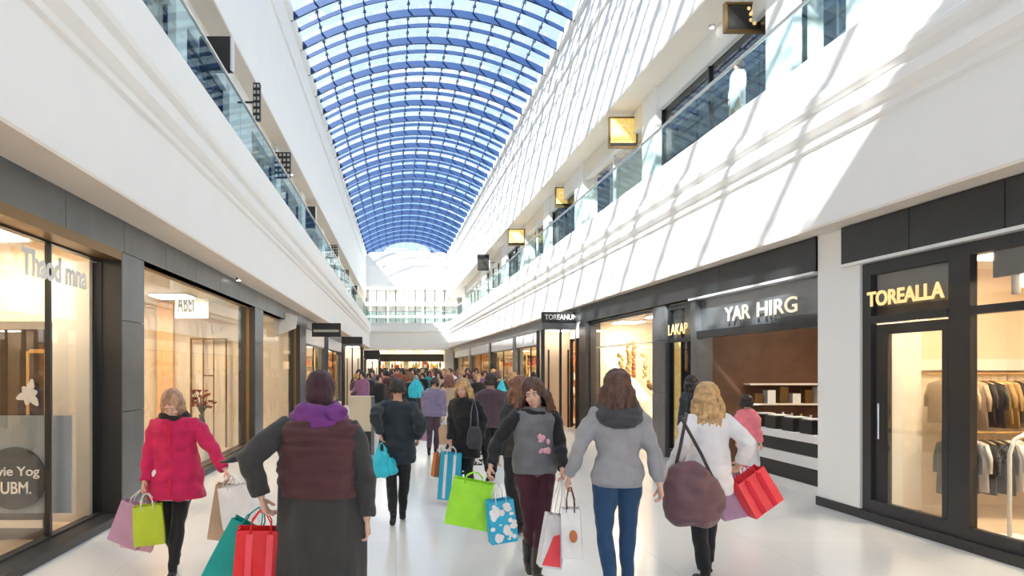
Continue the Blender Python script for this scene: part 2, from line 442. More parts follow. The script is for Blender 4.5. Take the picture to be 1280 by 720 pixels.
def ceiling_light(loc, sx, sy, label, m='lamp', group=None):
    o = empty('ceiling_light', loc, label, 'ceiling light', group)
    MB().box(-sx-.03, sx+.03, -sy-.03, sy+.03, -.03, 0).build('frame', M['silver'], o)
    MB().box(-sx, sx, -sy, sy, -.045, -.031).build('diffuser', M[m], o)

def room(side, y0, y1, depth, wallm, ztop, label, floorm=None, hold=.02, backm=None):
    """three walls, floor and ceiling of a shop"""
    S = SL if side < 0 else SR
    near = S(.10); far = const((S(depth) if side > 0 else (lambda y: S(depth)(y)))((y0+y1)/2))
    a, b = (far, near) if side < 0 else (near, far)
    t = .06
    mb = MB()
    mb.yb(a, b, y1-t, y1, 0, ztop); mb.yb(a, b, y0, y0+t, 0, ztop)
    xb = far(0)
    mb.box(*((xb-.06, xb) if side < 0 else (xb, xb+.06)), y0, y1, 0, ztop)
    struct(mb, 'wall_left' if side < 0 else 'wall_right', wallm, 'walls inside '+label)
    mb = MB(); mb.yb(a, b, y0, y1, ztop, ztop+.05); struct(mb, 'ceiling', M['palewall'], 'ceiling inside '+label)
    if floorm: mb = MB(); mb.yb(a, b, y0+t, y1-t, .001, .02); struct(mb, 'floor', floorm, 'floor inside '+label)

def bulkhead(side, y0, y1, z0, z1, m, out, label, joint=1.35):
    S = SL if side < 0 else SR
    y = y0; i = 0; mb = MB()
    while y < y1-1e-3:
        ye = min(y+joint, y1)
        if side < 0: mb.yb(S(.25), S(-out), y, ye-.012, z0, z1)
        else: mb.yb(S(-out), S(.25), y, ye-.012, z0, z1)
        y = ye
    if side < 0: mb.yb(S(.25), S(-out+.012), y0, y1-.01, z0, z1)
    else: mb.yb(S(-out+.012), S(.25), y0, y1-.01, z0, z1)
    return struct(mb, trim(), m, label)

def pilaster(side, y0, y1, m, z1, label, out=0, deep=.35):
    S = SL if side < 0 else SR
    mb = MB(); zz = [0, 1.25, 2.3, z1] if m is M['greypanel'] else [0, z1]
    for a, b in zip(zz, zz[1:]):
        if side < 0: mb.yb(S(deep), S(-out), y0, y1, a, b-.008)
        else: mb.yb(S(-out), S(deep), y0, y1, a, b-.008)
    return struct(mb, 'wall_left' if side < 0 else 'wall_right', m, label)

def shopwindow(side, y0, y1, z0, z1, inset, label, mull=(), trans=(), fr=.05, fm='frame', glassm='winglass'):
    S = SL if side < 0 else SR
    q = (lambda d0, d1: (S(d1), S(d0))) if side < 0 else (lambda d0, d1: (S(d0), S(d1)))
    mb = MB(); mb.yb(*q(inset+.03, inset+.04), y0, y1, z0, z1)
    o = struct(mb, win(), M[glassm], label)
    mb = MB()
    mb.yb(*q(inset, inset+.07), y0, y0+fr, z0, z1); mb.yb(*q(inset, inset+.07), y1-fr, y1, z0, z1)
    mb.yb(*q(inset, inset+.07), y0+fr, y1-fr, z0, z0+fr); mb.yb(*q(inset, inset+.07), y0+fr, y1-fr, z1-fr, z1)
    mb.build('window_frame', M[fm], o)
    for m_ in mull:
        mb = MB(); mb.yb(*q(inset+.01, inset+.06), m_-.02, m_+.02, z0+fr, z1-fr); mb.build('mullion', M[fm], o)
    for t_ in trans:
        mb = MB(); mb.yb(*q(inset-.01, inset+.08), y0+fr, y1-fr, t_-.04, t_+.04); mb.build('transom', M[fm], o)
    return o

# ---- left side
bulkhead(-1, -12, 60, 3.08, ZS-.03, M['greypanel'], 0, 'grey panelled band above the left shop windows', 1.45)
pilaster(-1, 8.23, 8.92, M['greypanel'], 3.08, 'grey pilaster between first and second left shops')
pilaster(-1, 15.65, 16.55, M['greypanel'], 3.08, 'grey pilaster between second and third left shops')
pilaster(-1, 22.5, 23.9, M['greypanel'], 3.08, 'grey pilaster after the third left shop')
pilaster(-1, 1.0, 1.7, M['greypanel'], 3.08, 'grey pilaster at near end of the first left shop')
for y0, y1, nm in ((8.2, 8.235, 'first'), (15.62, 15.655, 'second'), (22.47, 22.505, 'third')):
    mb = MB(); mb.yb(SL(.36), SL(.0), y0, y1, 0, 3.08)
    struct(mb, trim(), M['reveal'], 'dark reveal at the far end of the %s left window' % nm)
mb = MB(); mb.yb(SL(.25), SL(0), 1.7, 8.2, 2.98, 3.08); struct(mb, trim(), M['bronze'], 'bronze head reveal over first left window')
for a, b, nm in ((1.7, 8.2, 'first'), (8.92, 15.62, 'second'), (16.55, 22.47, 'third')):
    mb = MB(); mb.yb(SL(.36), SL(0), a, b, .0, .09); struct(mb, trim(), M['darkpanel'], 'dark plinth under the %s left window' % nm)
shopwindow(-1, 1.7, 8.2, .09, 2.98, .22, 'first left shop window with white lettering', mull=(7.02,), fr=.02, fm='frame')
shopwindow(-1, 8.92, 15.62, .09, 3.06, .12, 'second left shop window', mull=(), fr=.02, fm='bronze')
shopwindow(-1, 16.55, 22.47, .09, 3.06, .12, 'third left shop window', mull=(), fr=.02, fm='bronze')
room(-1, 1.75, 8.55, 3.2, M['warmwall'], 3.2, 'first left shop', M['woodfloor'])
room(-1, 8.95, 15.9, 3.4, M['creamwall'], 3.2, 'second left shop', M['woodfloor'])
room(-1, 16.6, 22.8, 3.4, M['creamwall'], 3.2, 'third left shop', M['woodfloor'])
for x, y, nm in ((-4.6, 4.2, 'first left shop near its front'), (-4.4, 7.6, 'first left shop near its far wall'), (-4.6, 11, 'second left shop near its middle'), (-4.4, 14.2, 'second left shop near its far wall'), (-4.6, 20.5, 'third left shop')):
    ceiling_light((x, y, 3.19), .35, .35, 'square warm ceiling light in '+nm)
# lettering on first glass
t = text('Thaod mna', 1.35, .25, (SL(.235)(7.1)+.02, 7.12, 2.72), ROT_L, M['whitetext'], bold=.025)
t.name = 'shop_sign'; tagp(t, 'white lettering on the first left shop window', 'sign')
# display board, poster and plaque inside the first shop
o = empty('display_board', (-4.2, 7.3, .02), 'dark brown display board behind the first left window', 'display board')
MB().box(-.9, .70, -.04, .04, 0, 2.2).build('panel', M['darkbrown'], o, bevel=.005)
MB().box(-.2, .72, -.055, -.04, 2.12, 2.2).build('top_rail', M['palewall'], o)
mb = MB(); mb.box(.48, .51, -.06, -.04, .6, 1.9); mb.box(.51, .69, -.06, -.04, 1.88, 1.92); mb.box(.66, .69, -.06, -.04, 1.2, 1.9)
mb.build('brass_trim', M['brass'], o)
MB().box(-.3, .64, -.06, -.041, .12, .2).build('floor_rail', M['palewall'], o)
# star mark
o = empty('star_decal', P(36, 493, 7.2), 'white flower shaped mark on the dark display board', 'sign')
mb = MB()
for k in range(6):
    a = R(60*k+15); L = .16 if k % 2 else .11
    mb.tube([(0, 0, 0), (math.cos(a)*L*.5, 0, math.sin(a)*L*.5*1.15), (math.cos(a)*L*.8, 0, math.sin(a)*L)], [.03, .038, .012], 6, flat=.3, up=(0, 0, 1))
mb.build('mark', M['whitetext'], o)
o = empty('round_plaque', P(18, 598, 7.12), 'round black plaque with white script low on the display board', 'sign')
MB().box(-.4, .55, .03, .05, -.35, .62).build('backing_board', M['bluegrey'], o)
mb = MB(); mb.tube([(0, -.01, 0), (0, .02, 0)], .31, 40); mb.build('disc', M['signblack'], o)
for s_, z_, w_ in (('wie Yog', .06, .46), ('UBM.', -.09, .3)):
    t = text(s_, w_, .12, o.location+Vector((.03, -.025, z_)), ROT_F, M['whitetext'], o, bold=.01)
# cream side panel inside the first shop
MBo = MB().box(-3.92, -3.45, 8.1, 8.18, .02, 2.95).build('window_divider', M['palewall']); tagp(MBo, 'tall pale side panel at the far end of the first left window', 'panel')
# second shop interior: framed doorway, small sign, flowers, panel for a reflected column
o = empty('interior_door', (P(235, 0, 15.5).x, 15.7, .02), 'slim bronze framed glass door inside the second left shop', 'door')
mb = MB(); W_, H_ = .80, 2.38
mb.box(0, .035, -.05, 0, 0, H_); mb.box(W_-.035, W_, -.05, 0, 0, H_); mb.box(0, W_, -.05, 0, H_-.035, H_)
mb.build('door_frame', M['bronze'], o)
mb = MB(); mb.box(.27, .30, -.04, -.01, 0, H_-.04); mb.box(.50, .52, -.04, -.01, 0, H_-.04); mb.box(.27, .52, -.04, -.01, 1.55, 1.58); mb.box(.27, .52, -.04, -.01, .0, .04)
mb.build('door_leaf_frame', M['bronze'], o)
MB().box(.36, .38, -.09, -.05, .9, 1.4).build('door_handle', M['brass'], o)
o = empty('shop_sign', P(235, 378, 15.0), 'small white sign with dark letters in the second left window', 'sign')
MB().box(-.27, .42, 0, .02, -.33, .30).build('panel', M['whitetext'], o)
text('ABEI', .34, .36, o.location+Vector((-.05, -.01, -.02)), ROT_F, M['signblack'], o, bold=.02)
mbo = MB().box(P(197, 0, 15.6).x, P(217, 0, 15.6).x, 15.55, 15.68, .02, 3.18).build('column_reflection', M['orangewall']); tagp(mbo, 'narrow peach panel standing in for a column reflected in the second left window', 'panel')  # reflection of a column put in as a solid peach strip
o = empty('flower_arrangement', P(252, 560, 13.2), 'dark red flower arrangement on a plinth in the second left window', 'flowers')
o.location.z = .02
MB().loft([(0, 0, 0, .13, .13), (0, 0, .55, .12, .12), (0, 0, .6, .15, .15), (0, 0, .64, .15, .15)]).build('plinth', M['palewall'], o, smooth=False)
MB().loft([(0, 0, .64, .04, .04), (0, 0, .72, .07, .07), (0, 0, .84, .045, .045), (0, 0, .88, .055, .055)]).build('vase', M['darkbrown'], o, smooth=True)
for k in range(22):
    a = random.random()*6.28; rr = random.uniform(.05, .26); zz = random.uniform(1.0, 1.32)
    mb = MB(); p = Vector((math.cos(a)*rr, math.sin(a)*rr, zz))
    mb.tube([(0, 0, .86), p*.5+Vector((0, 0, .5)), p], .006, 5); st_ = mb.build('stem', M['olive_cloth'], o)
    mb = MB(); mb.ell(p, (.035, .035, .028), seg=8)
    for j in range(4): mb.ell(p+Vector((math.cos(j*1.6)*.03, math.sin(j*1.6)*.03, .01)), (.02, .02, .015), seg=6)
    mb.build('bloom', M['rust_cloth'], st_, smooth=True)
# third shop: tilted white banner
o = empty('hanging_banner', P(357, 408, 19.6), 'white banner hanging in the third left window', 'banner')
MB().hexa([(-.33, 0, -.28), (.28, 0, -.05), (.28, .02, -.05), (-.33, .02, -.28), (-.33, 0, .5), (.33, 0, .28), (.33, .02, .28), (-.33, .02, .5)]).build('fabric', M['whitetext'], o)
MB().tube([(-.34, .01, .5), (.34, .01, .28)], .015, 8).build('rod', M['steel'], o)

# generic shops further on
def far_shop(side, y0, y1, wallm, idx, header=True):
    S = 'left' if side < 0 else 'right'
    ords = ['fourth', 'fifth', 'sixth', 'seventh', 'eighth', 'ninth']
    nm = '%s %s shop' % (ords[idx], S)
    m = M['greypanel'] if side < 0 or idx % 2 else M['darkpanel']
    pilaster(side, y1-.7, y1, m, 3.08, 'dark pilaster at the far end of '+nm)
    shopwindow(side, y0, y1-.7, .06, 2.6, .12, 'window of the '+nm, mull=((y0+y1-.7)/2,), fr=.06)
    f = SL if side < 0 else SR
    mb = MB(); 
    if side < 0: mb.yb(SL(.22), SL(0.04), y0, y1-.7, 2.6, 3.08)
    else: mb.yb(SR(0.04), SR(.22), y0, y1-.7, 2.6, 3.08)
    struct(mb, trim(), M['white'] , 'white fascia band over the '+nm)
    room(side, y0, y1-.1, 2.6, wallm, 3.05, 'the '+nm, M['woodfloor'])
    x = S_ = (f(1.2)((y0+y1)/2))
    ceiling_light((x, (y0+y1)/2, 3.04), .4, .9, 'long warm ceiling light in the '+nm, 'lampfar')
    # hangings and shelves inside, seen edge on through the glass
    mb = MB(); xs = sorted((f(.5)(y1), f(2.3)(y1)))
    sh = empty('display_shelf', (xs[0], y1-.5, .02), 'wall shelf unit with stacked goods in the '+nm, 'shelf')
    W_ = xs[1]-xs[0]
    mb.box(0, .04, 0, .3, 0, 2.3); mb.box(W_-.04, W_, 0, .3, 0, 2.3)
    for z in (.3, .8, 1.3, 1.8, 2.26): mb.box(.04, W_-.04, 0, .3, z, z+.03)
    mb.build('shelf_frame', M['brass'], sh)
    mats_ = ['beige_cloth', 'rust_cloth', 'white_cotton', 'olive_cloth', 'orange_paper']
    for z in (.33, .83, 1.33, 1.83):
        mb = MB(); xx = .1
        while xx < W_-.25:
            ww = random.uniform(.1, .22); mb.box(xx, xx+ww, .03, .26, z, z+random.uniform(.15, .38)); xx += ww+.04
        mb.build('stacked_goods', M[random.choice(mats_)], sh)
fy = [23.9, 31, 39, 49, 59.6]
for i, (a, b) in enumerate(zip(fy, fy[1:])): far_shop(-1, a, b, [M['creamwall'], M['orangewall'], M['creamwall'], M['warmwall']][i], i)

# blade signs on totems (left)
def totem(px0, px1, py0, py1, Y, label, txt=None, post=True, arm=0):
    a = P(px0, py1, Y); b = P(px1, py0, Y); wd = b.x-a.x; h = b.z-a.z; cx = (a.x+b.x)/2
    o = empty('directory_totem', (cx, Y, 0), label, 'sign')
    MB().box(-wd/2, wd/2, -.06, .06, a.z, b.z).build('sign_box', M['signblack'], o, bevel=.01)
    if post:
        MB().box(-.07, .07, -.05, .05, .03, a.z).build('post', M['greypanel'], o, bevel=.01)
        MB().box(-.25, .25, -.2, .2, 0, .03).build('base_plate', M['greypanel'], o, bevel=.005)
    else:
        for s_ in (-1, 1): MB().box(s_*wd*.35-.02, s_*wd*.35+.02, -.02, .02, b.z, ZS-.03).build('hanger', M['frame'], o)
    MB().box(-wd/2+.06, wd/2-.06, -.075, -.061, a.z+h*.34, a.z+h*.52).build('pale_band', M['lattice'], o)
    if txt: text(txt, wd*.8, h*.4, (cx, Y-.08, a.z+h*.62), ROT_F, M['whitetext'], o)
totem(390, 426, 404, 421, 24.5, 'black T shaped directory sign beside the left shops')

def bay(px0, px1, pysign, pyhead, Y, deep, label, side, shopm='creamwall', txt=None):
    x0, x1 = P(px0, 0, Y).x, P(px1, 0, Y).x; w_ = x1-x0
    z2, z1 = P(0, pysign[0], Y).z, P(0, pysign[1], Y).z; zh = P(0, pyhead, Y).z
    o = empty('projecting_shopfront', (x0, Y, 0), label, 'shopfront')
    MB().box(0, w_, -.05, .1, z1, z2).build('sign_box', M['signblack'], o, bevel=.01)
    MB().box(.02, w_-.02, 0, deep, zh, z1-.005).build('header', M['greypanel'], o)
    for a in (0, w_-.09): MB().box(a, a+.09, .0, .12, 0, zh).build('post', M['frame'], o)
    for a in (0, w_-.09): MB().box(a, a+.09, deep-.1, deep, 0, zh).build('post', M['frame'], o)
    MB().box(w_*.48, w_*.54, .02, .08, 0, zh).build('door_stile', M['frame'], o)
    MB().box(.09, w_*.48, .04, .05, .02, zh).build('pane', M['winglass'], o)
    MB().box(w_*.54, w_-.09, .04, .05, .02, zh).build('pane', M['winglass'], o)
    MB().box(.09, w_-.09, deep-.06, deep-.03, .02, zh).build('back_panel', M[shopm], o)
    MB().box(w_*.2, w_*.8, deep*.3, deep*.6, zh-.04, zh-.005).build('lamp', M['lampwhite'], o)
    for q in (.25, .78): MB().box(w_*q-.02, w_*q+.02, .3, .36, .02, zh*.8).build('display_post', M['frame'], o)
    if txt: text(txt, w_*.85, (z2-z1)*.5, (x0+w_/2, Y-.06, (z1+z2)/2), ROT_F, M['whitetext'], o, bold=.01)
bay(427, 453, (421, 430), 433, 33, .9, 'glazed bay with black sign projecting from the left shops', -1)
bay(455, 475, (438, 448), 450, 42, .9, 'small glazed bay further down the left side', -1)

# ---- right side
struct(MB().yb(SR(.0), SR(.5), 8.42, 9.22, .11, ZS-.03), 'wall_right', M['white'], 'white pier between the two near right shops')
mb = MB(); mb.yb(SR(-.015), SR(.5), 8.40, 9.24, 0, .11); struct(mb, 'baseboard_right', M['frame'], 'black skirting at the foot of the white pier')
bulkhead(1, -12, 8.66, 2.99, 3.43, M['darkpanel'], .07, 'charcoal panelled band above the near right shop', 1.15)
mb = MB(); mb.yb(SR(-.075), SR(.1), -12, 8.64, 2.955, 2.99); struct(mb, trim(), M['silver'], 'white strip under the charcoal band of near right shop')
bulkhead(1, 9.22, 19.9, 2.99, 3.43, M['darkpanel'], .03, 'charcoal panelled band above the second and third right shops', 2.6)
mb = MB(); mb.yb(SR(-.05), SR(.1), 9.24, 12.95, 2.955, 2.99); struct(mb, trim(), M['silver'], 'white strip under the band of the second right shop')
# shop R1
shopwindow(1, 7.0, 8.40, .1, 2.955, .02, 'glazed entrance bay of near right shop', mull=(), trans=(2.30,), fr=.14)
shopwindow(1, 1.0, 7.0, .1, 2.955, .02, 'large clothes shop window at the near right', mull=(3.9,), trans=(2.30,), fr=.12)
mb = MB(); mb.yb(SR(-.02), SR(.3), .8, 8.4, 0, .10); struct(mb, trim(), M['frame'], 'black plinth under near right shopfront')
dd = empty('door_1', (SR(.06)(8.2), 7.16, .1), 'dark framed glass shop door under the gold lettering', 'door', kind='structure')
mb = MB(); L_ = 1.08
mb.box(0, .05, 0, .08, 0, 2.14); mb.box(0, .05, L_-.20, L_, 0, 2.14); mb.box(0, .05, .08, L_-.20, 0, .10); mb.box(0, .05, .08, L_-.20, 2.03, 2.14); mb.build('door_frame', M['frame'], dd)
MB().box(.02, .03, .08, L_-.20, .10, 2.03).build('pane', M['winglass'], dd)
MB().tube([(-.05, L_-.12, .85), (-.05, L_-.12, 1.25)], .012, 8).build('door_handle', M['steel'], dd)
tr = MB().yb(SR(.13), SR(.17), 7.08, 8.39, 2.34, 2.93).build('transom_panel', M['darkbrown']); tagp(tr, 'dark panel behind the gold letters over the door', 'panel')
tr = MB().yb(SR(.3), SR(.34), 1.1, 6.95, 2.62, 2.93).build('transom_panel', M['darkbrown']); tagp(tr, 'dark strip at the top of near right window', 'panel')
t = text('TOREALLA', 1.12, .17, (SR(-.035)(7.67), 7.68, 2.53), (pi/2, 0, -pi/2+.027), M['goldtext'], bold=.03); t.name = 'shop_sign'
tagp(t, 'gold illuminated lettering above the near right door', 'sign')
room(1, .9, 9.16, 4.2, M['warmwall'], 3.0, 'near right clothes shop', M['woodfloor'])
for x, y, nm in ((6.7, 7.6, 'near the entrance of the near right shop'), (7.6, 5.2, 'at the middle of the near right shop'), (6.6, 2.6, 'at the near end of near right shop')):
    ceiling_light((x, y, 2.99), .4, .4, 'square warm ceiling light '+nm)
o = MB().box(6.02, 6.42, 8.8, 9.08, .02, 2.28).build('partition', M['palewall']); tagp(o, 'pale partition just inside the near right door', 'partition')
o = MB().box(6.45, 9.6, 9.0, 9.09, 1.72, 1.86).build('light_shelf', M['palewall']); tagp(o, 'pale ledge above the clothes rails', 'shelf')
# pendant
o = empty('pendant_lamp', P(1270, 352, 6.9), 'white and glass pendant lamp in the near right window', 'lamp')
MB().tube([(0, 0, .1), (0, 0, .55)], .006, 6).build('cord', M['black'], o)
MB().loft([(0, 0, -.12, .035, .035), (0, 0, .1, .035, .035)]).build('shade', M['whitetext'], o)
MB().loft([(.09, 0, -.05, .02, .02), (.09, 0, .0, .04, .04), (.09, 0, .08, .02, .02)]).build('bulb', M['lamp'], o, smooth=True)
# clothes rails with garments (two tiers)
def garment_mesh(i, L):
    mb = MB(); n = 9
    rings = [(0, 0, 0, .05, .012), (0, 0, -.04, .17, .022), (0, 0, -.12, .19, .028), (0, 0, -L*.5, .18, .026), (0, 0, -L, .20, .03)]
    mb.loft([(a, b, c, rx, ry) for a, b, c, rx, ry in rings], 16)
    for s_ in (-1, 1): mb.tube([(s_*.15, 0, -.05), (s_*.21, 0, -.2), (s_*.21, .005, -L*.62)], [.035, .03, .028], 8, flat=.6)
    return mb
gm_top = garment_mesh(0, .55); gm_low = garment_mesh(1, .60)
hang = MB(); hang.tube([(0, 0, .07), (0, .012, .085), (0, .02, .07), (0, .012, .055), (0, 0, .045), (0, 0, 0)], .004, 6)
hang.tube([(-.17, 0, -.035), (0, 0, .01), (.17, 0, -.035)], .006, 6)
def rack(y, z, x0, x1, gm, cols, label, rowname, legs):
    o = empty('clothes_rail', (x0, y, .02), label, 'clothes rail')
    L_ = x1-x0
    MB().tube([(0, 0, z), (L_, 0, z)], .014, 8).build('rail', M['brass'], o)
    for xx in (.02, L_/2, L_-.02):
        if legs: MB().tube([(xx, 0, 0), (xx, 0, z)], .014, 8).build('leg', M['steel'], o)
        else: MB().tube([(xx, 0, z), (xx, 9.0-y, z)], .012, 8).build('bracket', M['brass'], o)
    g0 = gm.build('hanging_garment', M[cols[0]], None, smooth=True)
    h0 = MB(); h0.bm = hang.bm.copy(); hh = h0.build('hanger', M['brass'], g0, smooth=True)
    N = int(L_/.1)
    for k in range(N):
        if k == 0: g = g0
        else:
            g = g0.copy(); COL.objects.link(g); h = hh.copy(); COL.objects.link(h); h.parent = g
        g.location = (x0+.06+k*.1, y, z-.065); g.rotation_euler = (0, 0, pi/2+random.uniform(-.08, .08)); g.scale = (1, 1, random.uniform(.9, 1.08))
        c = cols[int(noise.noise(Vector((k*.33, z*5, 0)))*3.5+len(cols)/2) % len(cols)]
        g.material_slots[0].link = 'OBJECT'; g.material_slots[0].material = M[c]
        cn = {'beige_cloth': 'beige', 'olive_cloth': 'olive', 'charcoal_wool': 'charcoal', 'white_cotton': 'white', 'light_grey_fleece': 'grey', 'gold_cloth': 'gold', 'dark_leather': 'dark brown', 'slate_cowl': 'slate'}[c]
        tagp(g, '%s garment hanging on the %s clothes rail' % (cn, rowname), 'clothing', '%s garments on the %s rail' % (cn, rowname))
cloth('gold_cloth', (.45, .27, .10))
rack(8.62, 1.66, 6.46, 9.1, gm_top, ['gold_cloth', 'beige_cloth', 'olive_cloth', 'dark_leather', 'gold_cloth'], 'upper brass clothes rail with gold and olive garments', 'upper', False)
rack(8.35, .98, 6.35, 8.9, gm_low, ['light_grey_fleece', 'white_cotton', 'charcoal_wool', 'white_cotton', 'slate_cowl', 'light_grey_fleece'], 'lower free-standing clothes rail with grey and white garments', 'lower', True)
# tall bent steel stand in window
o = empty('display_stand', P(1262, 655, 7.35), 'white steel display stand near the shop window', 'stand'); o.location.z = .02
MB().tube([(0, 0, 0), (0, 0, .85), (.05, 0, 1.0), (.25, 0, 1.1)], .02, 10).build('upright', M['whitetext'], o, smooth=True)
MB().box(-.18, .18, -.12, .12, 0, .015).build('base', M['whitetext'], o)

# shop R2
mb = MB(); mb.yb(SR(.0), SR(.3), 12.75, 12.95, 0, 2.99); struct(mb, trim(), M['greypanel'], 'dark post left of the second right shop opening')
mb = MB(); mb.yb(SR(.02), SR(.12), 9.22, 12.75, 2.28, 2.40); struct(mb, trim(), M['frame'], 'dark beam below the sign of second right shop')
sg = MB().yb(SR(.10), SR(.14), 9.24, 12.74, 2.40, 2.955).build('sign_board', mat('glossy_slate_sign_board', (.10, .11, .12), .10, coat=.8)); tagp(sg, 'glossy dark sign board over the second right shop', 'sign')
for s_, ya, yb_ in (('YAR', 11.75, 10.95), ('HIRG', 10.75, 9.72)):
    t = text(s_, ya-yb_, .22, (SR(.03)((ya+yb_)/2), (ya+yb_)/2, 2.62), (pi/2, 0, -pi/2+.027), M['creamtext'], sg, name='lettering', bold=.012, ex=.008)
    t.parent = sg
room(1, 9.26, 12.9, 3.4, M['brownwall'], 2.96, 'second right shop with brown walls')
ceiling_light((7.2, 10.6, 2.95), .35, .35, 'square warm ceiling light in the brown right shop')
ceiling_light((6.5, 9.8, 2.95), .2, .2, 'small warm ceiling light just inside the brown right shop')
# counter
ctr = empty('service_counter', (5.75, 9.42, 0), 'black and white banded counter in the second right shop', 'counter')
zz = [(0, .13, 'white'), (.13, .36, 'black'), (.36, .52, 'white'), (.52, .71, 'black'), (.71, .82, 'white')]
for a, b, c in zz: MB().box(0 if c == 'black' else -.02, .62, 0, 2.5, a, b-.004).build('counter_top' if b > .8 else 'panel', M[c], ctr)
for k in range(5):
    y = 9.55+k*.48
    o = empty('display_case', (5.95, y, .816), ['small black till nearest the white pier on the counter', 'black display case second from the white pier on the counter', 'black display case at the middle of the counter', 'black display case second from far end of the counter', 'black display case at the far end of the counter'][k], 'display case')
    bo = MB().box(-.15, .15, 0, .34, 0, .2).build('body', M['black'], o, bevel=.01)
    MB().box(-.12, .12, .04, .30, .2, .215).build('lid', M['whitetext'], bo)
for k in range(9):
    y = 9.6+k*.26
    o = MB().loft([(0, 0, 0, .03, .03), (0, 0, .12, .035, .035), (0, 0, .16, .015, .015), (0, 0, .21, .015, .015), (0, 0, .22, .02, .02)]).build('bottle', M['whitetext' if k % 3 else 'brass'], smooth=True)
    o.location = (6.28, y, .816); tagp(o, ('brass' if k % 3 == 0 else 'white')+' bottle standing at the back of the banded counter', 'bottle', ('brass' if k % 3 == 0 else 'white')+' bottles on the counter')
sh = empty('wall_shelf', (7.4, 12.6, 1.1), 'wall shelves with pale goods at the back of the brown shop', 'shelf')
for z in (0, .35): MB().box(-1.2, 1.2, 0, .25, z, z+.03).build('board', M['palewall'], sh)
for k in range(10): MB().box(-1.1+k*.22, -.96+k*.22, .03, .2, .03, .2+.06*(k % 3)).build('goods', M['whitetext' if k % 2 else 'bronze'], sh)
# narrow bay with small gold sign
shopwindow(1, 12.95, 14.1, .1, 2.955, .05, 'narrow glazed bay with small gold sign', trans=(2.28,), fr=.09, mull=(13.5,))
t = text('LAKAP', .85, .2, (SR(.0)(13.5), 13.52, 2.48), (pi/2, 0, -pi/2+.027), M['goldtext'], bold=.0); t.name = 'shop_sign'; tagp(t, 'small gold sign over the narrow bay', 'sign')
tr = MB().yb(SR(.2), SR(.24), 13.08, 14.05, 2.34, 2.93).build('transom_panel', M['darkbrown']); tagp(tr, 'dark panel behind the small gold sign', 'panel')
room(1, 13.0, 14.3, 1.6, M['darkshop'], 2.97, 'the narrow bay')
tr = MB().box(5.45, 5.6, 14.05, 14.12, .02, 2.3).build('light_box', M['goldpanel']); tagp(tr, 'thin lit gold panel inside the narrow bay', 'panel')
pilaster(1, 14.1, 14.75, M['greypanel'], 2.99, 'grey post right of the cream window')
# cream window R3
shopwindow(1, 14.75, 19.3, .1, 2.96, .06, 'wide cream jewellery window on the right', fr=.06)
room(1, 14.8, 19.6, 2.2, M['creamwall'], 2.97, 'the cream right shop', M['woodfloor'])
ceiling_light((6.2, 16.4, 2.96), .35, .5, 'warm ceiling light near the front of the cream right shop'); ceiling_light((6.0, 18.6, 2.96), .3, .4, 'warm ceiling light at the far end of cream right shop')
o = MB().yb(SR(.18), SR(.2), 14.85, 19.2, 2.28, 2.31).build('display_rail', M['palewall']); tagp(o, 'pale rail across the top of the cream window', 'rail')
for k, (px_, py_, h_, c) in enumerate(((776, 455, .55, 'brass'), (786, 448, .75, 'brass'), (792, 448, .8, 'orange_paper'), (806, 455, .6, 'brass'), (812, 480, .2, 'bronze'))):
    Y = 16.9; p = P(px_, py_, Y)
    o = empty('hanging_ornament', p, ['slim brass ornament at left in the cream window', 'taller brass ornament in the cream window', 'tall orange ornament in the cream window', 'beaded brass ornament at right in the cream window', 'small bronze ornament low in the cream window'][k], 'ornament')
    mb = MB(); zz_ = -h_/2
    while zz_ < h_/2:
        r_ = random.uniform(.03, .07); mb.ell((random.uniform(-.04, .04), 0, zz_), (r_, r_*.5, r_*1.1), seg=8); zz_ += r_*1.3
    mb.tube([(0, 0, -h_/2), (0, 0, 2.31-p.z+.0)], .005, 5); mb.build('beads', M[c], o, smooth=True)
pilaster(1, 19.3, 19.95, M['darkpanel'], 3.0, 'black post at the far end of cream window', out=.05)
bay(677, 724, (390, 403), 412, 20.6, .8, 'glazed bay with black sign projecting from the right shops', 1, 'warmwall', 'TOREANUN')
bay(588, 607, (421, 428), 432, 48, .9, 'small glazed bay with dark sign far down the right side', 1)
ry = [20.2, 25.2, 31, 38.5, 48, 59.6]
for i, (a, b) in enumerate(zip(ry, ry[1:])): far_shop(1, a, b, [M['orangewall'], M['warmwall'], M['creamwall'], M['orangewall'], M['palewall']][i], i)
mb = MB(); mb.yb(SR(0), SR(.25), 20.0, 59.8, 3.08, ZS-.03); struct(mb, trim(), M['greypanel'], 'grey band above the far right shops')

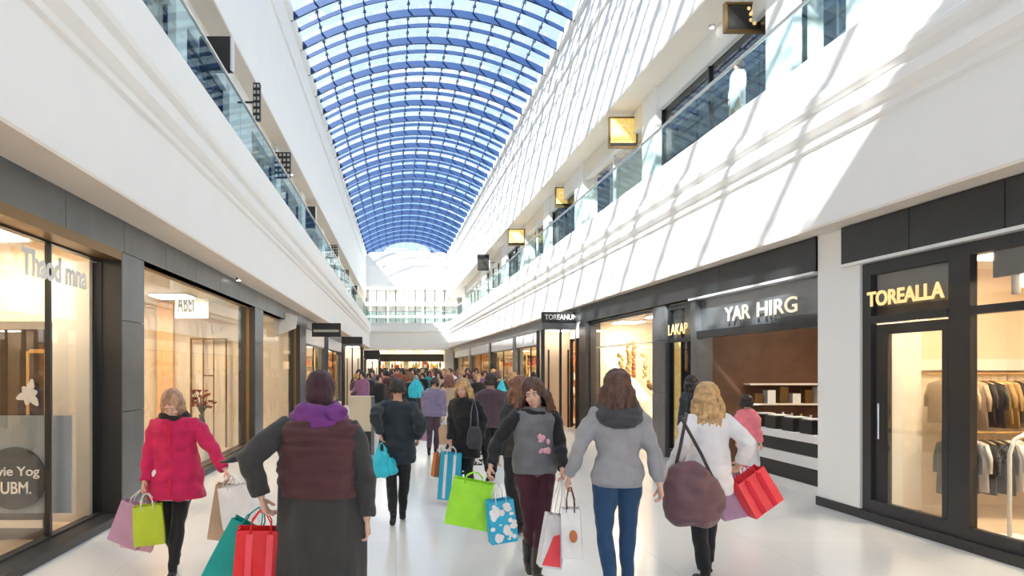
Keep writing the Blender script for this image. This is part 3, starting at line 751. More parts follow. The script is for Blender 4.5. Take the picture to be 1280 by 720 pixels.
# ---- far end ground floor shop
mb = MB(); mb.box(-2.8, 5.0, 62, 62.3, 2.3, 2.95); struct(mb, 'wall_far', M['signblack'], 'dark header over the far shop')
mb = MB(); mb.box(-3.0, 4.8, 65.5, 65.7, 0, 3.3); struct(mb, 'wall_far', M['creamwall'], 'lit back wall of the far shop')
mb = MB(); mb.box(-3.4, -2.7, 60.2, 65.7, 0, 3.3); mb.box(4.1, 6.0, 60.2, 65.7, 0, 3.3); struct(mb, 'wall_far', M['palewall'], 'pale side piers of the far shop')
for k in range(3): ceiling_light((-1.4+k*2.2, 64.2, 3.29), .7, .5, ['left','middle','right'][k]+' ceiling light in the shop at the far end', 'lampfar')
for k in range(26):
    x = -2.5+k*.27; c_ = ('black', 'rust_cloth', 'yellow', 'darkbrown')[k % 4]; nm_ = ('black', 'rust red', 'yellow', 'dark brown')[k % 4]
    o = MB().loft([(0, 0, 0, .06, .04), (0, 0, .25, .12, .07), (0, 0, .5, .10, .06), (0, 0, .6, .03, .03), (0, 0, .7, .05, .05)], 10).build('hanging_ornament', M[c_], smooth=True)
    o.location = (x, 64.9, 1.55+.3*(k*7 % 5)/5); tagp(o, nm_+' ornament hung in front of the lit wall of the far shop', 'ornament', nm_+' ornaments in the far shop')
for k in range(8):
    x = -2.4+k*.82
    o = empty('hanging_poster', (x, 63.0+.3*(k % 2), 1.35 if k % 2 else 1.6), ['leftmost', 'second', 'third', 'fourth', 'fifth', 'sixth', 'seventh', 'rightmost'][k]+' hanging display panel in the far shop', 'panel')
    MB().box(-.25, .25, 0, .04, 0, .7).build('board', M['yellow' if k % 3 else 'orange_paper'], o)
    MB().tube([(-.2, .02, .7), (-.2, .02, 3.29-o.location.z)], .015, 5).build('wire', M['black'], o)
    MB().box(-.12, .16, -.02, 0, .15, .45).build('print', M['darkbrown' if k % 2 else 'whitetext'], o)
# far upper gallery
mb = MB()
for x in (-2.6, -.9, .9, 2.5, 4.2): mb.box(x, x+.22, 69.8, 70.1, ZT, 9.35)
mb.box(-3, 6, 69.7, 70.1, 7.75, 8.15); mb.box(-3, 6, 69.7, 70.1, 6.6, 6.85)
struct(mb, 'wall_far', M['white'], 'white columns and bands of the far upper gallery')
mb = MB(); mb.box(-3.2, 6, 70.2, 70.3, ZT, 9.35); o = struct(mb, win(), M['tealglass'], 'blue grey glazing of the far upper gallery')
for k in range(9): MB().box(-2.9+k*.95, -2.84+k*.95, 70.12, 70.2, ZT, 9.35).build('mullion', M['frame'], o)

for k, x in enumerate((-1.6, 1.2, 3.9)):  # lamps added only to brighten the dim far glazing
    ceiling_light((x, 68.6, 9.345), .9, .5, ['left', 'middle', 'right'][k]+' added ceiling light brightening the far upper gallery', 'lampwhite')
# ---------------------------------------------------------------- upper gallery facades
def GL(d=0): return lambda y: -3.85-d+.009*y
def GR(d=0): return lambda y: 6.4+d-.0133*y
def gal(side, y0, y1, kind, label):
    G = GL if side < 0 else GR
    q = (lambda d0, d1: (G(d1), G(d0))) if side < 0 else (lambda d0, d1: (G(d0), G(d1)))
    wn = 'wall_left' if side < 0 else 'wall_right'
    if kind == 'pier':
        struct(MB().yb(*q(-.08, .4), y0, y1, ZT, ZB-.03), wn, M['white'], label)
        return
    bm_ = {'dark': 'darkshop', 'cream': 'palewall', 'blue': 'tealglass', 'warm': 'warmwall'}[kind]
    struct(MB().yb(*q(1.0, 1.1), y0, y1, ZT, ZB-.03), wn, M[bm_], 'back wall of '+label)
    struct(MB().yb(*q(.0, .25), y0, y1, 7.85, ZB-.03), wn, M['white'] if kind == 'dark' else M['palewall'], 'header over '+label)
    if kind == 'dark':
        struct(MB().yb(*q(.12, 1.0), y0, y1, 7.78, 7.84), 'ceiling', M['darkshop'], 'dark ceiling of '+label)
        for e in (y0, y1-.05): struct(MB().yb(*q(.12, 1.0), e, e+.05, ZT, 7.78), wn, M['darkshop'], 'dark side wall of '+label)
    struct(MB().yb(*q(-.02, .1), y0, y1, 7.80, 7.85), trim(), M['silver'], 'white strip over '+label)
    o = struct(MB().yb(*q(.1, .11), y0, y1, ZT, 7.8), win(), M['winglass'], 'glazing of '+label)
    N = max(1, int((y1-y0)/1.8))
    for k in range(N+1):
        yy = y0+(y1-y0)*k/N
        MB().yb(*q(.06, .13), max(y0, yy-.03), min(y1, yy+.03), ZT, 7.8).build('mullion', M['frame'] if kind != 'cream' else M['silver'], o)
segR = [(2, 5, 'cream'), (5, 5.5, 'pier'), (5.5, 9.4, 'cream'), (9.4, 9.9, 'pier'), (9.9, 11.2, 'blue'), (11.2, 12.0, 'pier'), (12.0, 16.9, 'dark'), (16.9, 17.8, 'pier'), (17.8, 23.2, 'cream'), (23.2, 24.2, 'pier'),
        (24.2, 28.0, 'dark'), (28.0, 29.0, 'pier'), (29, 33, 'cream'), (33, 34, 'pier'), (34, 38, 'dark'), (38, 39.5, 'pier'), (39.5, 46, 'warm'), (46, 48, 'pier'), (48, 58, 'cream'), (58, 60, 'pier')]
segL = [(2, 6.5, 'cream'), (6.5, 7.2, 'pier'), (7.2, 12, 'warm'), (12, 12.6, 'pier'), (12.6, 15.7, 'dark'), (15.7, 18.0, 'pier'), (18, 21.5, 'blue'), (21.5, 22.3, 'pier'), (22.3, 27, 'blue'), (27, 28, 'pier'),
        (28, 34, 'cream'), (34, 35, 'pier'), (35, 42, 'blue'), (42, 43.5, 'pier'), (43.5, 51, 'cream'), (51, 53, 'pier'), (53, 60, 'blue')]
for i, (a, b, k) in enumerate(segR): gal(1, a, b, k, 'right gallery bay at %d metres' % a if k != 'pier' else 'white pier on the right gallery')
for i, (a, b, k) in enumerate(segL): gal(-1, a, b, k, 'left gallery bay at %d metres' % a if k != 'pier' else 'white pier on the left gallery')
# closers at the ends of the hall sides
struct(MB().box(-12, -3.4, 60, 60.2, 0, ZS), 'wall_far', M['palewall'], 'end wall of the left shops')
struct(MB().box(-12, GL()(60), 60, 60.2, ZT, ZB), 'wall_far', M['palewall'], 'end wall of the left gallery')
struct(MB().box(GR()(60), 14, 60, 60.2, ZT, ZB), 'wall_far', M['palewall'], 'end wall of the right gallery')
# blade signs
def blade(px0, px1, py0, py1, Y, label, kind, xlim=None):
    a = P(px0, py1, Y); b = P(px1, py0, Y); w_ = b.x-a.x; h = b.z-a.z
    o = empty('blade_sign', (a.x, Y, a.z), label, 'sign')
    if kind == 'lattice':
        MB().box(0, w_, 0, .14, 0, h).build('panel', M['signblack'], o, bevel=.01)
        mb = MB(); nx, nz = max(2, round(w_/.13)), max(3, round(h/.14))
        for i in range(nx):
            for j in range(nz):
                x = (i+.2)*w_/nx; z = (j+.2)*h/nz
                mb.box(x, x+w_/nx*.6, -.015, 0, z, z+h/nz*.5)
        mb.build('pattern', M['lattice'], o)
    elif kind == 'dark':
        MB().box(0, w_, 0, .14, 0, h).build('panel', M['signblack'], o, bevel=.01)
        MB().box(w_-.03, w_+.01, -.01, .15, 0, h).build('edge_strip', M['silver'], o)
    else:
        mb = MB(); t_ = .04
        mb.box(0, w_, -.02, .08, 0, t_); mb.box(0, w_, -.02, .08, h-t_, h); mb.box(0, t_, -.02, .08, t_, h-t_); mb.box(w_-t_, w_, -.02, .08, t_, h-t_)
        mb.build('frame', M['bronze'], o)
        if kind == 'goldmark':
            MB().box(t_, w_-t_, 0, .07, t_, h-t_).build('panel', M['signblack'], o)
            mb = MB(); random.seed(3)
            for j in range(12):
                x = w_*random.uniform(.62, .85); z = h*random.uniform(.25, .9)
                mb.ell((x, -.005, z), (.035, .01, .035), seg=6)
            mb.build('gold_emblem', M['goldtext'], o)
        else:
            MB().box(t_, w_-t_, 0, .07, t_+h*.12, h-t_).build('panel', M['goldpanel'], o)
            mb = MB(); mb.tube([(w_*.5+math.cos(q_)*w_*.2, -.008, h*.6+math.sin(q_)*h*.14) for q_ in [i*.5 for i in range(9)]], .012, 6); mb.build('emblem', M['creamtext'], o)
            MB().box(t_, w_-t_, 0, .07, t_, t_+h*.12).build('lower_panel', M['signblack'], o)
    L_ = .12
    if a.x < 0:
        gx = GL(-.08)(Y)-a.x
        if gx < 0: MB().box(gx, 0, .05, .09, h*.5-.02, h*.5+.02).build('bracket', M['frame'], o)
    else:
        gx = GR(-.08)(Y)-a.x
        if gx > w_: MB().box(w_, gx, .05, .09, h*.5-.02, h*.5+.02).build('bracket', M['frame'], o)
blade(249, 290, 45, 88, 13.4, 'large plain dark hanging sign nearest on the left gallery', 'dark')
blade(316, 325, 103, 150, 16.4, 'narrow lattice sign by the white pier on the left gallery', 'lattice')
blade(343, 363, 190, 222, 21.3, 'square lattice sign, third along the left gallery', 'lattice')
blade(379, 395, 258, 285, 28.5, 'dark sign, fourth along the left gallery', 'dark')
blade(409, 422, 306, 322, 37, 'small lattice sign, fifth along the left gallery', 'lattice')
blade(425, 436, 337, 350, 46, 'tiny lattice sign, sixth along the left gallery', 'lattice')
blade(438, 447, 357, 368, 55, 'tiny dark sign, last along the left gallery', 'dark')
blade(906, 954, 3, 40, 12.6, 'black sign with gold emblem nearest on the right gallery', 'goldmark')
blade(761, 797, 146, 185, 18.6, 'bronze framed gold sign, second along the right gallery', 'gold')
blade(694, 711, 234, 259, 26, 'small gold sign, third along the right gallery', 'gold')
blade(635, 656, 286, 307, 33, 'gold sign, fourth along the right gallery', 'gold')
blade(597, 612, 318, 338, 42, 'dark sign, last along the right gallery', 'dark')
# posters behind upper glass
o = empty('window_poster', (GR(.4)(10.5), 9.95, ZT+.02), 'blue and white poster leaning behind the right gallery glass', 'poster')
MB().box(0, .02, 0, .9, .1, 2.1).build('sheet', M['bluepanel'], o)
MB().hexa([(-.02, .1, .3), (0, .1, .3), (0, .5, .2), (-.02, .5, .2), (-.02, .35, 1.5), (0, .35, 1.5), (0, .7, 1.2), (-.02, .7, 1.2)]).build('white_shape', M['whitetext'], o)
MB().hexa([(-.02, .5, 1.3), (0, .5, 1.3), (0, .85, 1.25), (-.02, .85, 1.25), (-.02, .5, 1.9), (0, .5, 1.9), (0, .85, 1.8), (-.02, .85, 1.8)]).build('dark_shape', M['signblack'], o)
# small sprinklers / spots on the soffits
for k, (x, y, z, lab) in enumerate(((P(256, 0, 13.5).x, 13.5, ZS-.03, 'small round spotlight in the left soffit'), (-3.55, 24.5, ZB-.03, 'small spotlight over the left gallery'), (6.1, 13.9, ZB-.03, 'small spotlight over the right gallery'))):
    if k == 0: x = -2.95
    o = empty('spotlight', (x, y, z), lab, 'spotlight')
    MB().loft([(0, 0, -.05, .05, .05), (0, 0, 0, .06, .06)]).build('housing', M['steel'], o)
    MB().loft([(0, 0, -.056, .035, .035), (0, 0, -.05, .035, .035)]).build('lens', M['lampwhite'], o)
# beige kiosk
o = empty('display_plinth', (P(452, 0, 14.6).x, 14.6, 0), 'beige and black display plinth behind the dark-coated man', 'plinth')
MB().box(-.24, .2, -.2, .2, 0, .48).build('base', M['black'], o, bevel=.01)
MB().box(-.24, .2, -.2, .2, .48, 1.18).build('panel', M['kiosk'], o, bevel=.01)
MB().box(.2, .26, -.2, .2, 0, 1.18).build('edge', M['greypanel'], o)

# ---------------------------------------------------------------- people
def ik(a, t, l1, l2, hint):
    a, t, hint = Vector(a), Vector(t), Vector(hint)
    d = t-a; L = d.length
    if L > (l1+l2)*.995: t = a+d*((l1+l2)*.995/L); d = t-a; L = d.length
    x = (l1*l1-l2*l2+L*L)/(2*L); h = math.sqrt(max(0, l1*l1-x*x))
    u = d/L; hp = hint-u*hint.dot(u)
    if hp.length < 1e-5: hp = u.orthogonal()
    return a+u*x+hp.normalized()*h, t

def add_hand(mb, wrist, d, side, s, curl=.9, palm=None):
    """palm with four unequal curled fingers and a thumb that leaves the side of the palm"""
    d = Vector(d).normalized()
    n = Vector(palm) if palm is not None else Vector((-side, .0, 0))      # the way the palm faces
    n = (n-d*n.dot(d)).normalized(); f = d.cross(n).normalized()          # f: across the palm
    if f.y < 0: f = -f                                                   # thumb side forward
    w = Vector(wrist)
    mb.tube([w-d*.03*s, w+d*.012*s, w+d*.045*s, w+d*.082*s], [.023*s, .026*s, .036*s, .037*s], 12, flat=.5, up=f)
    for i, (off, L, r) in enumerate(((.028, .072, .0088), (.0095, .08, .009), (-.0095, .075, .0086), (-.028, .06, .0078))):
        p = w+d*(.078 - abs(off)*.15)*s+f*off*s; pts = [p-d*.02*s, p]; a = 0; dd = d
        for j, seg in enumerate((.45, .32, .25)):
            a += curl*(.45, .9, .75)[j]; dd = d*math.cos(a)+n*math.sin(a)
            p = p+dd*L*seg*s; pts.append(p.copy())
        mb.tube(pts, [r*s*1.05, r*s*1.05, r*s, r*s*.93, r*s*.8], 8)
    p = w+d*.03*s+f*.026*s; d1 = (d*.6+f*.65+n*.35).normalized(); d2 = (d*.75+f*.1+n*.65).normalized()
    mb.tube([p-d1*.015*s, p+d1*.03*s, p+d1*.03*s+d2*.03*s, p+d1*.03*s+d2*.052*s], [.013*s, .0115*s, .010*s, .0085*s], 8)

def add_head(mb, mx, s, detail=True):
    mb.ell((0, -.012*s, .02*s), (.074*s, .094*s, .098*s), mx, 18)
    mb.ell((0, .022*s, -.045*s), (.058*s, .066*s, .075*s), mx, 16)
    mb.ell((0, .058*s, -.098*s), (.026*s, .022*s, .020*s), mx, 10)
    for q in (-1, 1): mb.ell((q*.076*s, -.008*s, -.015*s), (.010*s, .020*s, .031*s), mx, 10)
    if detail:
        t = [mx @ Vector(p) for p in ((0, .080*s, .012*s), (0, .094*s, -.015*s), (0, .106*s, -.035*s))]
        mb.tube(t, [.009*s, .011*s, .014*s], 8)
        for q in (-1, 1):
            mb.ell((q*.011*s, .093*s, -.038*s), (.009*s, .010*s, .008*s), mx, 8)
            mb.ell((q*.031*s, .074*s, .024*s), (.024*s, .012*s, .008*s), mx, 8)
            mb.ell((q*.042*s, .056*s, -.030*s), (.022*s, .022*s, .022*s), mx, 8)
        mb.ell((0, .084*s, -.066*s), (.024*s, .010*s, .006*s), mx, 8)
        mb.ell((0, .082*s, -.077*s), (.020*s, .010*s, .007*s), mx, 8)

def add_hair(mb, mx, s, length=.3, n=46, gap=50, r=.017, wave=.02, spread=1.0, top=.0, seed=1):
    rnd = random.Random(seed)
    if length < .15: spread = -.3; wave *= .5
    mb.ell((0, -.022*s, .034*s), (.086*s, .100*s, .100*s), mx, 18)
    for i in range(n):
        az = R(-180+360*(i+.5)/n)                # 0 = front
        if abs(math.degrees(az)) < gap: continue
        sx, cy_ = math.sin(az), math.cos(az)
        pts = []
        for k in range(5):
            e = R(80-k*22)
            pts.append(Vector((sx*.090*s*math.cos(e), -.020*s+cy_*.106*s*math.cos(e), .03*s+.105*s*math.sin(e))))
        L = length*s*rnd.uniform(.85, 1.05); ph = rnd.random()*6
        base = pts[-1]; m_ = 6
        for k in range(1, m_+1):
            t = k/m_
            pts.append(base+Vector((sx*(.012+.05*spread*t*(1-t*.5))*s+wave*s*math.sin(ph+t*5)*.6, cy_*(.0-.01*t)*s+wave*s*math.cos(ph+t*4)*.5-.02*s*t, -L*t)))
        rad = [r*s*.8]*5+[r*s*(1-.55*(k/m_)**2) for k in range(1, m_+1)]
        mb.tube([mx @ p for p in pts], rad, 7)

TORSO = [(.86, .150, .105), (.93, .168, .118), (1.0, .150, .108), (1.07, .132, .098), (1.15, .138, .102), (1.24, .152, .112), (1.32, .162, .112), (1.385, .165, .095), (1.425, .120, .078), (1.455, .062, .062)]

def person(label, loc, H=1.7, face=0, rh=None, lh=None, rf=(.09, .0, .0), lf=(-.09, .0, .0), lean=0, pitch=0, yaw=0, roll=0,
           top=None, bottom=None, shoes='black_cloth', hair=None, skin='skin', voxel=.007, far=False, group=None, extra=None, build=1.0, elbow=(0, -1, 0), face_detail=False, curl=.9, name='person'):
    s = H/1.7; root = empty(name, loc, label, 'person', group, R(face))
    inv = (Matrix.Translation(root.location) @ Matrix.Rotation(R(face), 4, 'Z')).inverted()
    def loc_of(v, dflt):
        if v is None: return Vector(dflt)*s
        if isinstance(v, Vector): return inv @ v
        return Vector(v)*s
    ln = math.tan(R(lean))
    def sh(z): return ln*max(0, z-.9)*s      # forward lean of the trunk
    shz = 1.385
    S = {1: Vector((.165*s*build, sh(shz), shz*s)), -1: Vector((-.165*s*build, sh(shz), shz*s))}
    hands = {1: loc_of(rh, (.24, .05, .80)), -1: loc_of(lh, (-.24, .05, .80))}
    el, wr = {}, {}
    for q in (1, -1):
        hint = Vector((q*.35, elbow[1], -.3))
        el[q], wr[q] = ik(S[q], hands[q], .285*s, .255*s, hint)
    Hp = {1: Vector((.088*s, 0, .90*s)), -1: Vector((-.088*s, 0, .90*s))}
    kn, an = {}, {}
    for q, ft in ((1, rf), (-1, lf)):
        ank = Vector((ft[0]*s, ft[1]*s, (.085+ft[2])*s))
        kn[q], an[q] = ik(Hp[q], ank, .43*s, .405*s, (q*.05, 1, 0))
    hc = Vector((0, sh(1.56)+.015*s, 1.575*s))
    hm = Matrix.Translation(hc-Vector((0, 0, .09*s))) @ Matrix.Rotation(R(yaw), 4, 'Z') @ Matrix.Rotation(R(-pitch), 4, 'X') @ Matrix.Rotation(R(roll), 4, 'Y') @ Matrix.Translation((0, 0, .09*s))
    # body
    mb = MB()
    mb.loft([(0, sh(z), z*s, (rx-.012)*s*build, (ry-.012)*s*build) for z, rx, ry in TORSO], 16 if far else 24)
    mb.tube([(0, sh(1.40), 1.40*s), (0, sh(1.47)+.004, 1.47*s), hm @ Vector((0, -.01*s, -.06*s))], [.062*s, .051*s, .052*s], 12)
    add_head(mb, hm, s, not far)
    for q in (1, -1):
        mb.tube([S[q]+Vector((-q*.03*s, 0, 0)), S[q].lerp(el[q], .35), el[q], el[q].lerp(wr[q], .35), wr[q]], [.048*s, .042*s, .034*s, .033*s, .023*s], 10)
        mb.tube([Hp[q]+Vector((0, 0, .03*s)), Hp[q].lerp(kn[q], .4), kn[q], kn[q].lerp(an[q], .35), an[q]], [.082*s, .070*s, .048*s, .048*s, .030*s], 12)
        ft = rf if q == 1 else lf
        tp = R(ft[3]) if len(ft) > 3 else 0
        fd = Vector((0, math.cos(tp), -math.sin(tp)))
        up_ = Vector((0, math.sin(tp), math.cos(tp)))
        A = an[q]
        if not far: mb.tube([A+Vector((0, 0, -.01*s)), A-fd*.03*s-up_*.04*s, A+fd*.04*s-up_*.05*s, A+fd*.09*s-up_*.056*s], [.030*s, .024*s, .020*s, .012*s], 10)
        if far:
            mb.ell(wr[q]+(wr[q]-el[q]).normalized()*.06*s, (.03*s, .03*s, .07*s), None, 8)
        else:
            add_hand(mb, wr[q], (wr[q]-el[q]).normalized(), q, s, curl)
    mb.blob('body', M[skin], root, voxel=.022 if far else .0058, it=2 if far else 3)
    # shoes
    for q in (1, -1):
        ft = rf if q == 1 else lf; A = an[q]
        tp = R(ft[3]) if len(ft) > 3 else 0
        fd = Vector((q*.08, math.cos(tp), -math.sin(tp))).normalized(); up_ = Vector((0, math.sin(tp), math.cos(tp)))
        c = lambda a, b: A+fd*a*s+up_*b*s
        mb = MB()
        mb.tube([c(-.055, -.048), c(-.03, -.048), c(.04, -.052), c(.11, -.058), c(.155, -.062), c(.175, -.066)], [.030*s, .038*s, .038*s, .040*s, .030*s, .014*s], 12, flat=.75, up=(1, 0, 0))
        mb.tube([A+Vector((0, 0, .05*s)), A, c(0, -.03)], [.045*s, .043*s, .040*s], 10)
        if shoes == 'dark_leather': mb.tube([A+(kn[q]-A)*.45, A+(kn[q]-A)*.2, A], [.062*s, .055*s, .045*s], 12)
        mb.blob('shoe', M[shoes], root, voxel=.018 if far else .009, it=2)
    # bottom
    bt = bottom
    if bt:
        mb = MB(); o_ = bt.get('off', .012)
        mb.loft([(0, sh(z), z*s, (rx+o_)*s*build, (ry+o_)*s*build) for z, rx, ry in TORSO[:4]], 24)
        for q in (1, -1):
            mb.tube([Hp[q]+Vector((0, 0, .04*s)), Hp[q].lerp(kn[q], .15), Hp[q].lerp(kn[q], .5), kn[q], kn[q].lerp(an[q], .35), an[q].lerp(kn[q], .08)],
                    [.088*s, (.094+o_*.3)*s, (.078+o_*.5)*s, (.055+o_)*s, (.054+o_)*s, (.036+o_*1.3)*s], 14)
        mb.blob('trousers', M[bt['m']], root, voxel=.022 if far else .011, it=3, amp=0 if far else .012, freq=(14, 14, 9), seed=3)
    # top
    tp_ = top
    if tp_:
        o_ = tp_.get('off', .02); hem = tp_.get('hem', .88); fl = tp_.get('flare', .0)
        def rings(z0, z1):
            out = []
            zs = [z0]+[z for z, _, _ in TORSO if z0+.02 < z < z1-.01]+[z1]
            for z in zs:
                if z <= TORSO[0][0]: rx, ry = TORSO[0][1]+.012, TORSO[0][2]+.01
                else:
                    for (za, ra, pa), (zb, rb, pb) in zip(TORSO, TORSO[1:]):
                        if za <= z <= zb:
                            t = (z-za)/(zb-za); rx, ry = ra+(rb-ra)*t, pa+(pb-pa)*t
                    if z < 1.2 and tp_.get('boxy'): rx = max(rx, .155); ry = max(ry, .115)
                k = max(0, (1.1-z))*fl
                out.append((0, sh(z), z*s, (rx+o_+k)*s*build, (ry+o_+k)*s*build))
            return out
        def sleeve(mb, q):
            e = wr[q].lerp(el[q], .06); q_ = min(o_*.75, .030)
            if tp_.get('sleeve', 1) < 1: 
                e2 = S[q].lerp(el[q], .75); mb.tube([S[q]+Vector((-q*.04*s, 0, 0)), S[q].lerp(el[q], .3), e2], [(.058+o_)*s, (.055+o_)*s, (.055+o_)*s], 14); return
            mb.tube([S[q]+Vector((-q*.04*s, 0, 0)), S[q].lerp(el[q], .3), S[q].lerp(el[q], .8), el[q], el[q].lerp(wr[q], .4), e],
                    [(.056+q_)*s, (.050+q_)*s, (.042+q_)*s, (.039+q_)*s, (.037+q_)*s, (.030+q_*.8)*s], 14)
        vx = .022 if far else .011; am = 0 if far else tp_.get('amp', .018)
        mb = MB(); mb.loft(rings(hem, 1.455), 28)
        sep = tp_.get('sleeve_m')
        if not sep:
            sleeve(mb, 1); sleeve(mb, -1)
        topob = mb.blob(tp_.get('name', 'jacket'), M[tp_['m']], root, voxel=vx, it=4, amp=am, freq=tp_.get('freq', (9, 9, 14)), seed=1)
        if sep:
            for q in (1, -1):
                mb = MB(); sleeve(mb, q); mb.blob('sleeve', M[sep], root, voxel=.011, it=3, amp=.018, freq=(10, 10, 14), seed=q+5)
    if hair:
        mb = MB(); hk = {k: v for k, v in hair.items() if k != 'm'}
        if far: hk['n'] = 18; hk['r'] = .028
        add_hair(mb, hm, s, **hk)
        mb.blob('hair', M[hair['m']], root, voxel=.02 if far else .0075, it=2 if far else 1, amp=0 if far else .006, freq=(60, 60, 6), seed=2)
    if face_detail:
        for q in (-1, 1):
            ey = MB().ell((q*.030*s, .070*s, .006*s), (.013*s, .012*s, .009*s), hm, 12).build('eye', M['eyewhite'], root, smooth=True)
            MB().ell((q*.030*s, .0815*s, .006*s), (.006*s, .003*s, .006*s), hm, 10).build('iris', M['iris'], ey, smooth=True)
            mb = MB(); mb.tube([hm @ Vector(p) for p in ((q*.014*s, .088*s, .024*s), (q*.032*s, .088*s, .030*s), (q*.050*s, .074*s, .024*s))], [.003*s, .004*s, .002*s], 6); mb.build('eyebrow', M[hair['m']] if hair else M['dark_hair'], root, smooth=True)
        mb = MB(); mb.ell((0, .0915*s, -.066*s), (.021*s, .006*s, .004*s), hm, 10); mb.ell((0, .0895*s, -.076*s), (.018*s, .006*s, .005*s), hm, 10); mb.build('lips', M['lip'], root, smooth=True)
    info = dict(top=topob, root=root, s=s, hm=hm, el=el, wr=wr, S=S, sh=sh, inv=inv)
    if extra: extra(info)
    W_ = inv.inverted()
    info['rhw'] = W_ @ (wr[1]+(wr[1]-el[1]).normalized()*.085*s); info['lhw'] = W_ @ (wr[-1]+(wr[-1]-el[-1]).normalized()*.085*s)
    return info

def ringscarf(i, m, nm, z=1.45, rx=.10, ry=.09, r=.045, turns=2, drop=.03, back=0):
    s = i['s']; mb = MB()
    for t in range(turns):
        pts = []
        for k in range(25):
            a = 2*pi*k/24
            zz = z-t*.05+.012*math.sin(a*2+t)-drop*(.5-.5*math.sin(a+pi)) * (1 if back == 0 else -0)
            if back: zz = z-t*.045-back*max(0, -math.sin(a))+.02*max(0, math.sin(a))
            k2 = 1+t*.18+(max(0, -math.sin(a))*.3 if back else 0)
            pts.append(Vector((math.cos(a)*rx*k2, math.sin(a)*ry*k2+i['sh'](1.45)/s, zz))*s)
        mb.tube(pts, r*s*(1+t*.1), 10)
    mb.blob(nm, M[m], i['root'], voxel=.010, it=4, amp=.010, freq=(14, 14, 26), seed=4)

# ---- bags
def bag(name, label, hand, w, h, d, m, swing=0, yaw=0, drop=.16, fwd=0, stripes=None, panel=None, taper=.94, floppy=False, handle='white_paper', group=None):
    o = empty(name, hand, label, 'bag', group)
    o.rotation_euler = (R(fwd), R(swing), R(yaw))
    mb = MB(); T = -drop
    if floppy:
        mb.loft([(0, 0, T+.0, w*.12, d*.25), (0, 0, T-.05, w*.28, d*.35), (0, 0, T-h*.35, w*.44, d*.5), (0, 0, T-h*.8, w*.52, d*.6), (0, 0, T-h, w*.42, d*.5)], 28)
        for q in (-1, 1): mb.tube([(q*w*.1, 0, T-.02), (q*w*.06, 0, T*.5), (0, 0, .0)], [.03, .012, .01], 8)
        mb.blob('bag_body', M[m], o, voxel=.009, it=2, amp=.028, freq=(22, 22, 10), seed=w*9)
    else:
        n = 9; grid = []
        # a paper carrier: open top, slightly crumpled sides
        prof_ = [(T, taper), (T-h*.33, .97), (T-h*.66, 1.0), (T-h, 1.0)]
        rings_ = []
        for z, k in prof_:
            ring = []
            for (x, y) in [(-1, -1), (-.33, -1), (.33, -1), (1, -1), (1, -.0), (1, 1), (.33, 1), (-.33, 1), (-1, 1), (-1, 0)]:
                xx = x*w/2*k; yy = y*d/2*k
                if abs(x) == 1 and y == 0: xx *= .86 if z > T-h*.9 else 1     # gusset
                if abs(x) < .9: yy *= 1.0+.10*math.sin(z*17+x*3)
                ring.append(mb.bm.verts.new((xx, yy, z+.004*math.sin(x*9+y*5))))
            rings_.append(ring)
        for a, b in zip(rings_, rings_[1:]):
            for k in range(10): mb.bm.faces.new((a[k], a[(k+1) % 10], b[(k+1) % 10], b[k]))
        mb.bm.faces.new(rings_[-1])
        ob = mb.build('bag_body', M[m], o)
        sd = ob.modifiers.new('thick', 'SOLIDIFY'); sd.thickness = .003
        for q in (-1, 1):
            mb = MB(); yy = q*d/2*taper
            mb.tube([(-w*.2, yy, T-.03), (-w*.19, yy*.9, T+drop*.4), (-w*.06, yy*.35, -.004), (w*.06, yy*.35, -.004), (w*.19, yy*.9, T+drop*.4), (w*.2, yy, T-.03)], .0045, 6)
            mb.build('handle', M[handle], o, smooth=True)
        if stripes:
            for sx in (-.28, .12):
                MB().box(w*sx, w*(sx+.13), -d/2*1.12-.004, -d/2*1.12, T-h*.97, T-.02).build('stripe', M[stripes], ob)
        if panel:
            mb = MB()
            rnd = random.Random(5)
            if panel[1] == 'blotch':
                for k in range(26):
                    x, z = rnd.uniform(-.42, .42)*w, T-h*rnd.uniform(.08, .92); rr = rnd.uniform(.012, .035)
                    mb.ell((x, -d/2*1.12, z), (rr, .003, rr*rnd.uniform(.6, 1.5)), None, 8)
            elif panel[1] == 'wedge':
                mb.hexa([(-w*.42, -d*.56-.004, T-h*.96), (w*.42, -d*.56-.004, T-h*.96), (w*.42, -d*.56, T-h*.96), (-w*.42, -d*.56, T-h*.96), (-w*.10, -d*.56-.004, T-h*.40), (w*.16, -d*.56-.004, T-h*.35), (w*.16, -d*.56, T-h*.35), (-w*.10, -d*.56, T-h*.40)])
            else:
                mb.ell((w*.1, -d*.56, T-h*.55), (w*.2, .004, h*.13), None, 12)
            mb.build('printed_patch', M[panel[0]], ob)
    return o

def wp(px, py, Y): return P(px, py, Y)

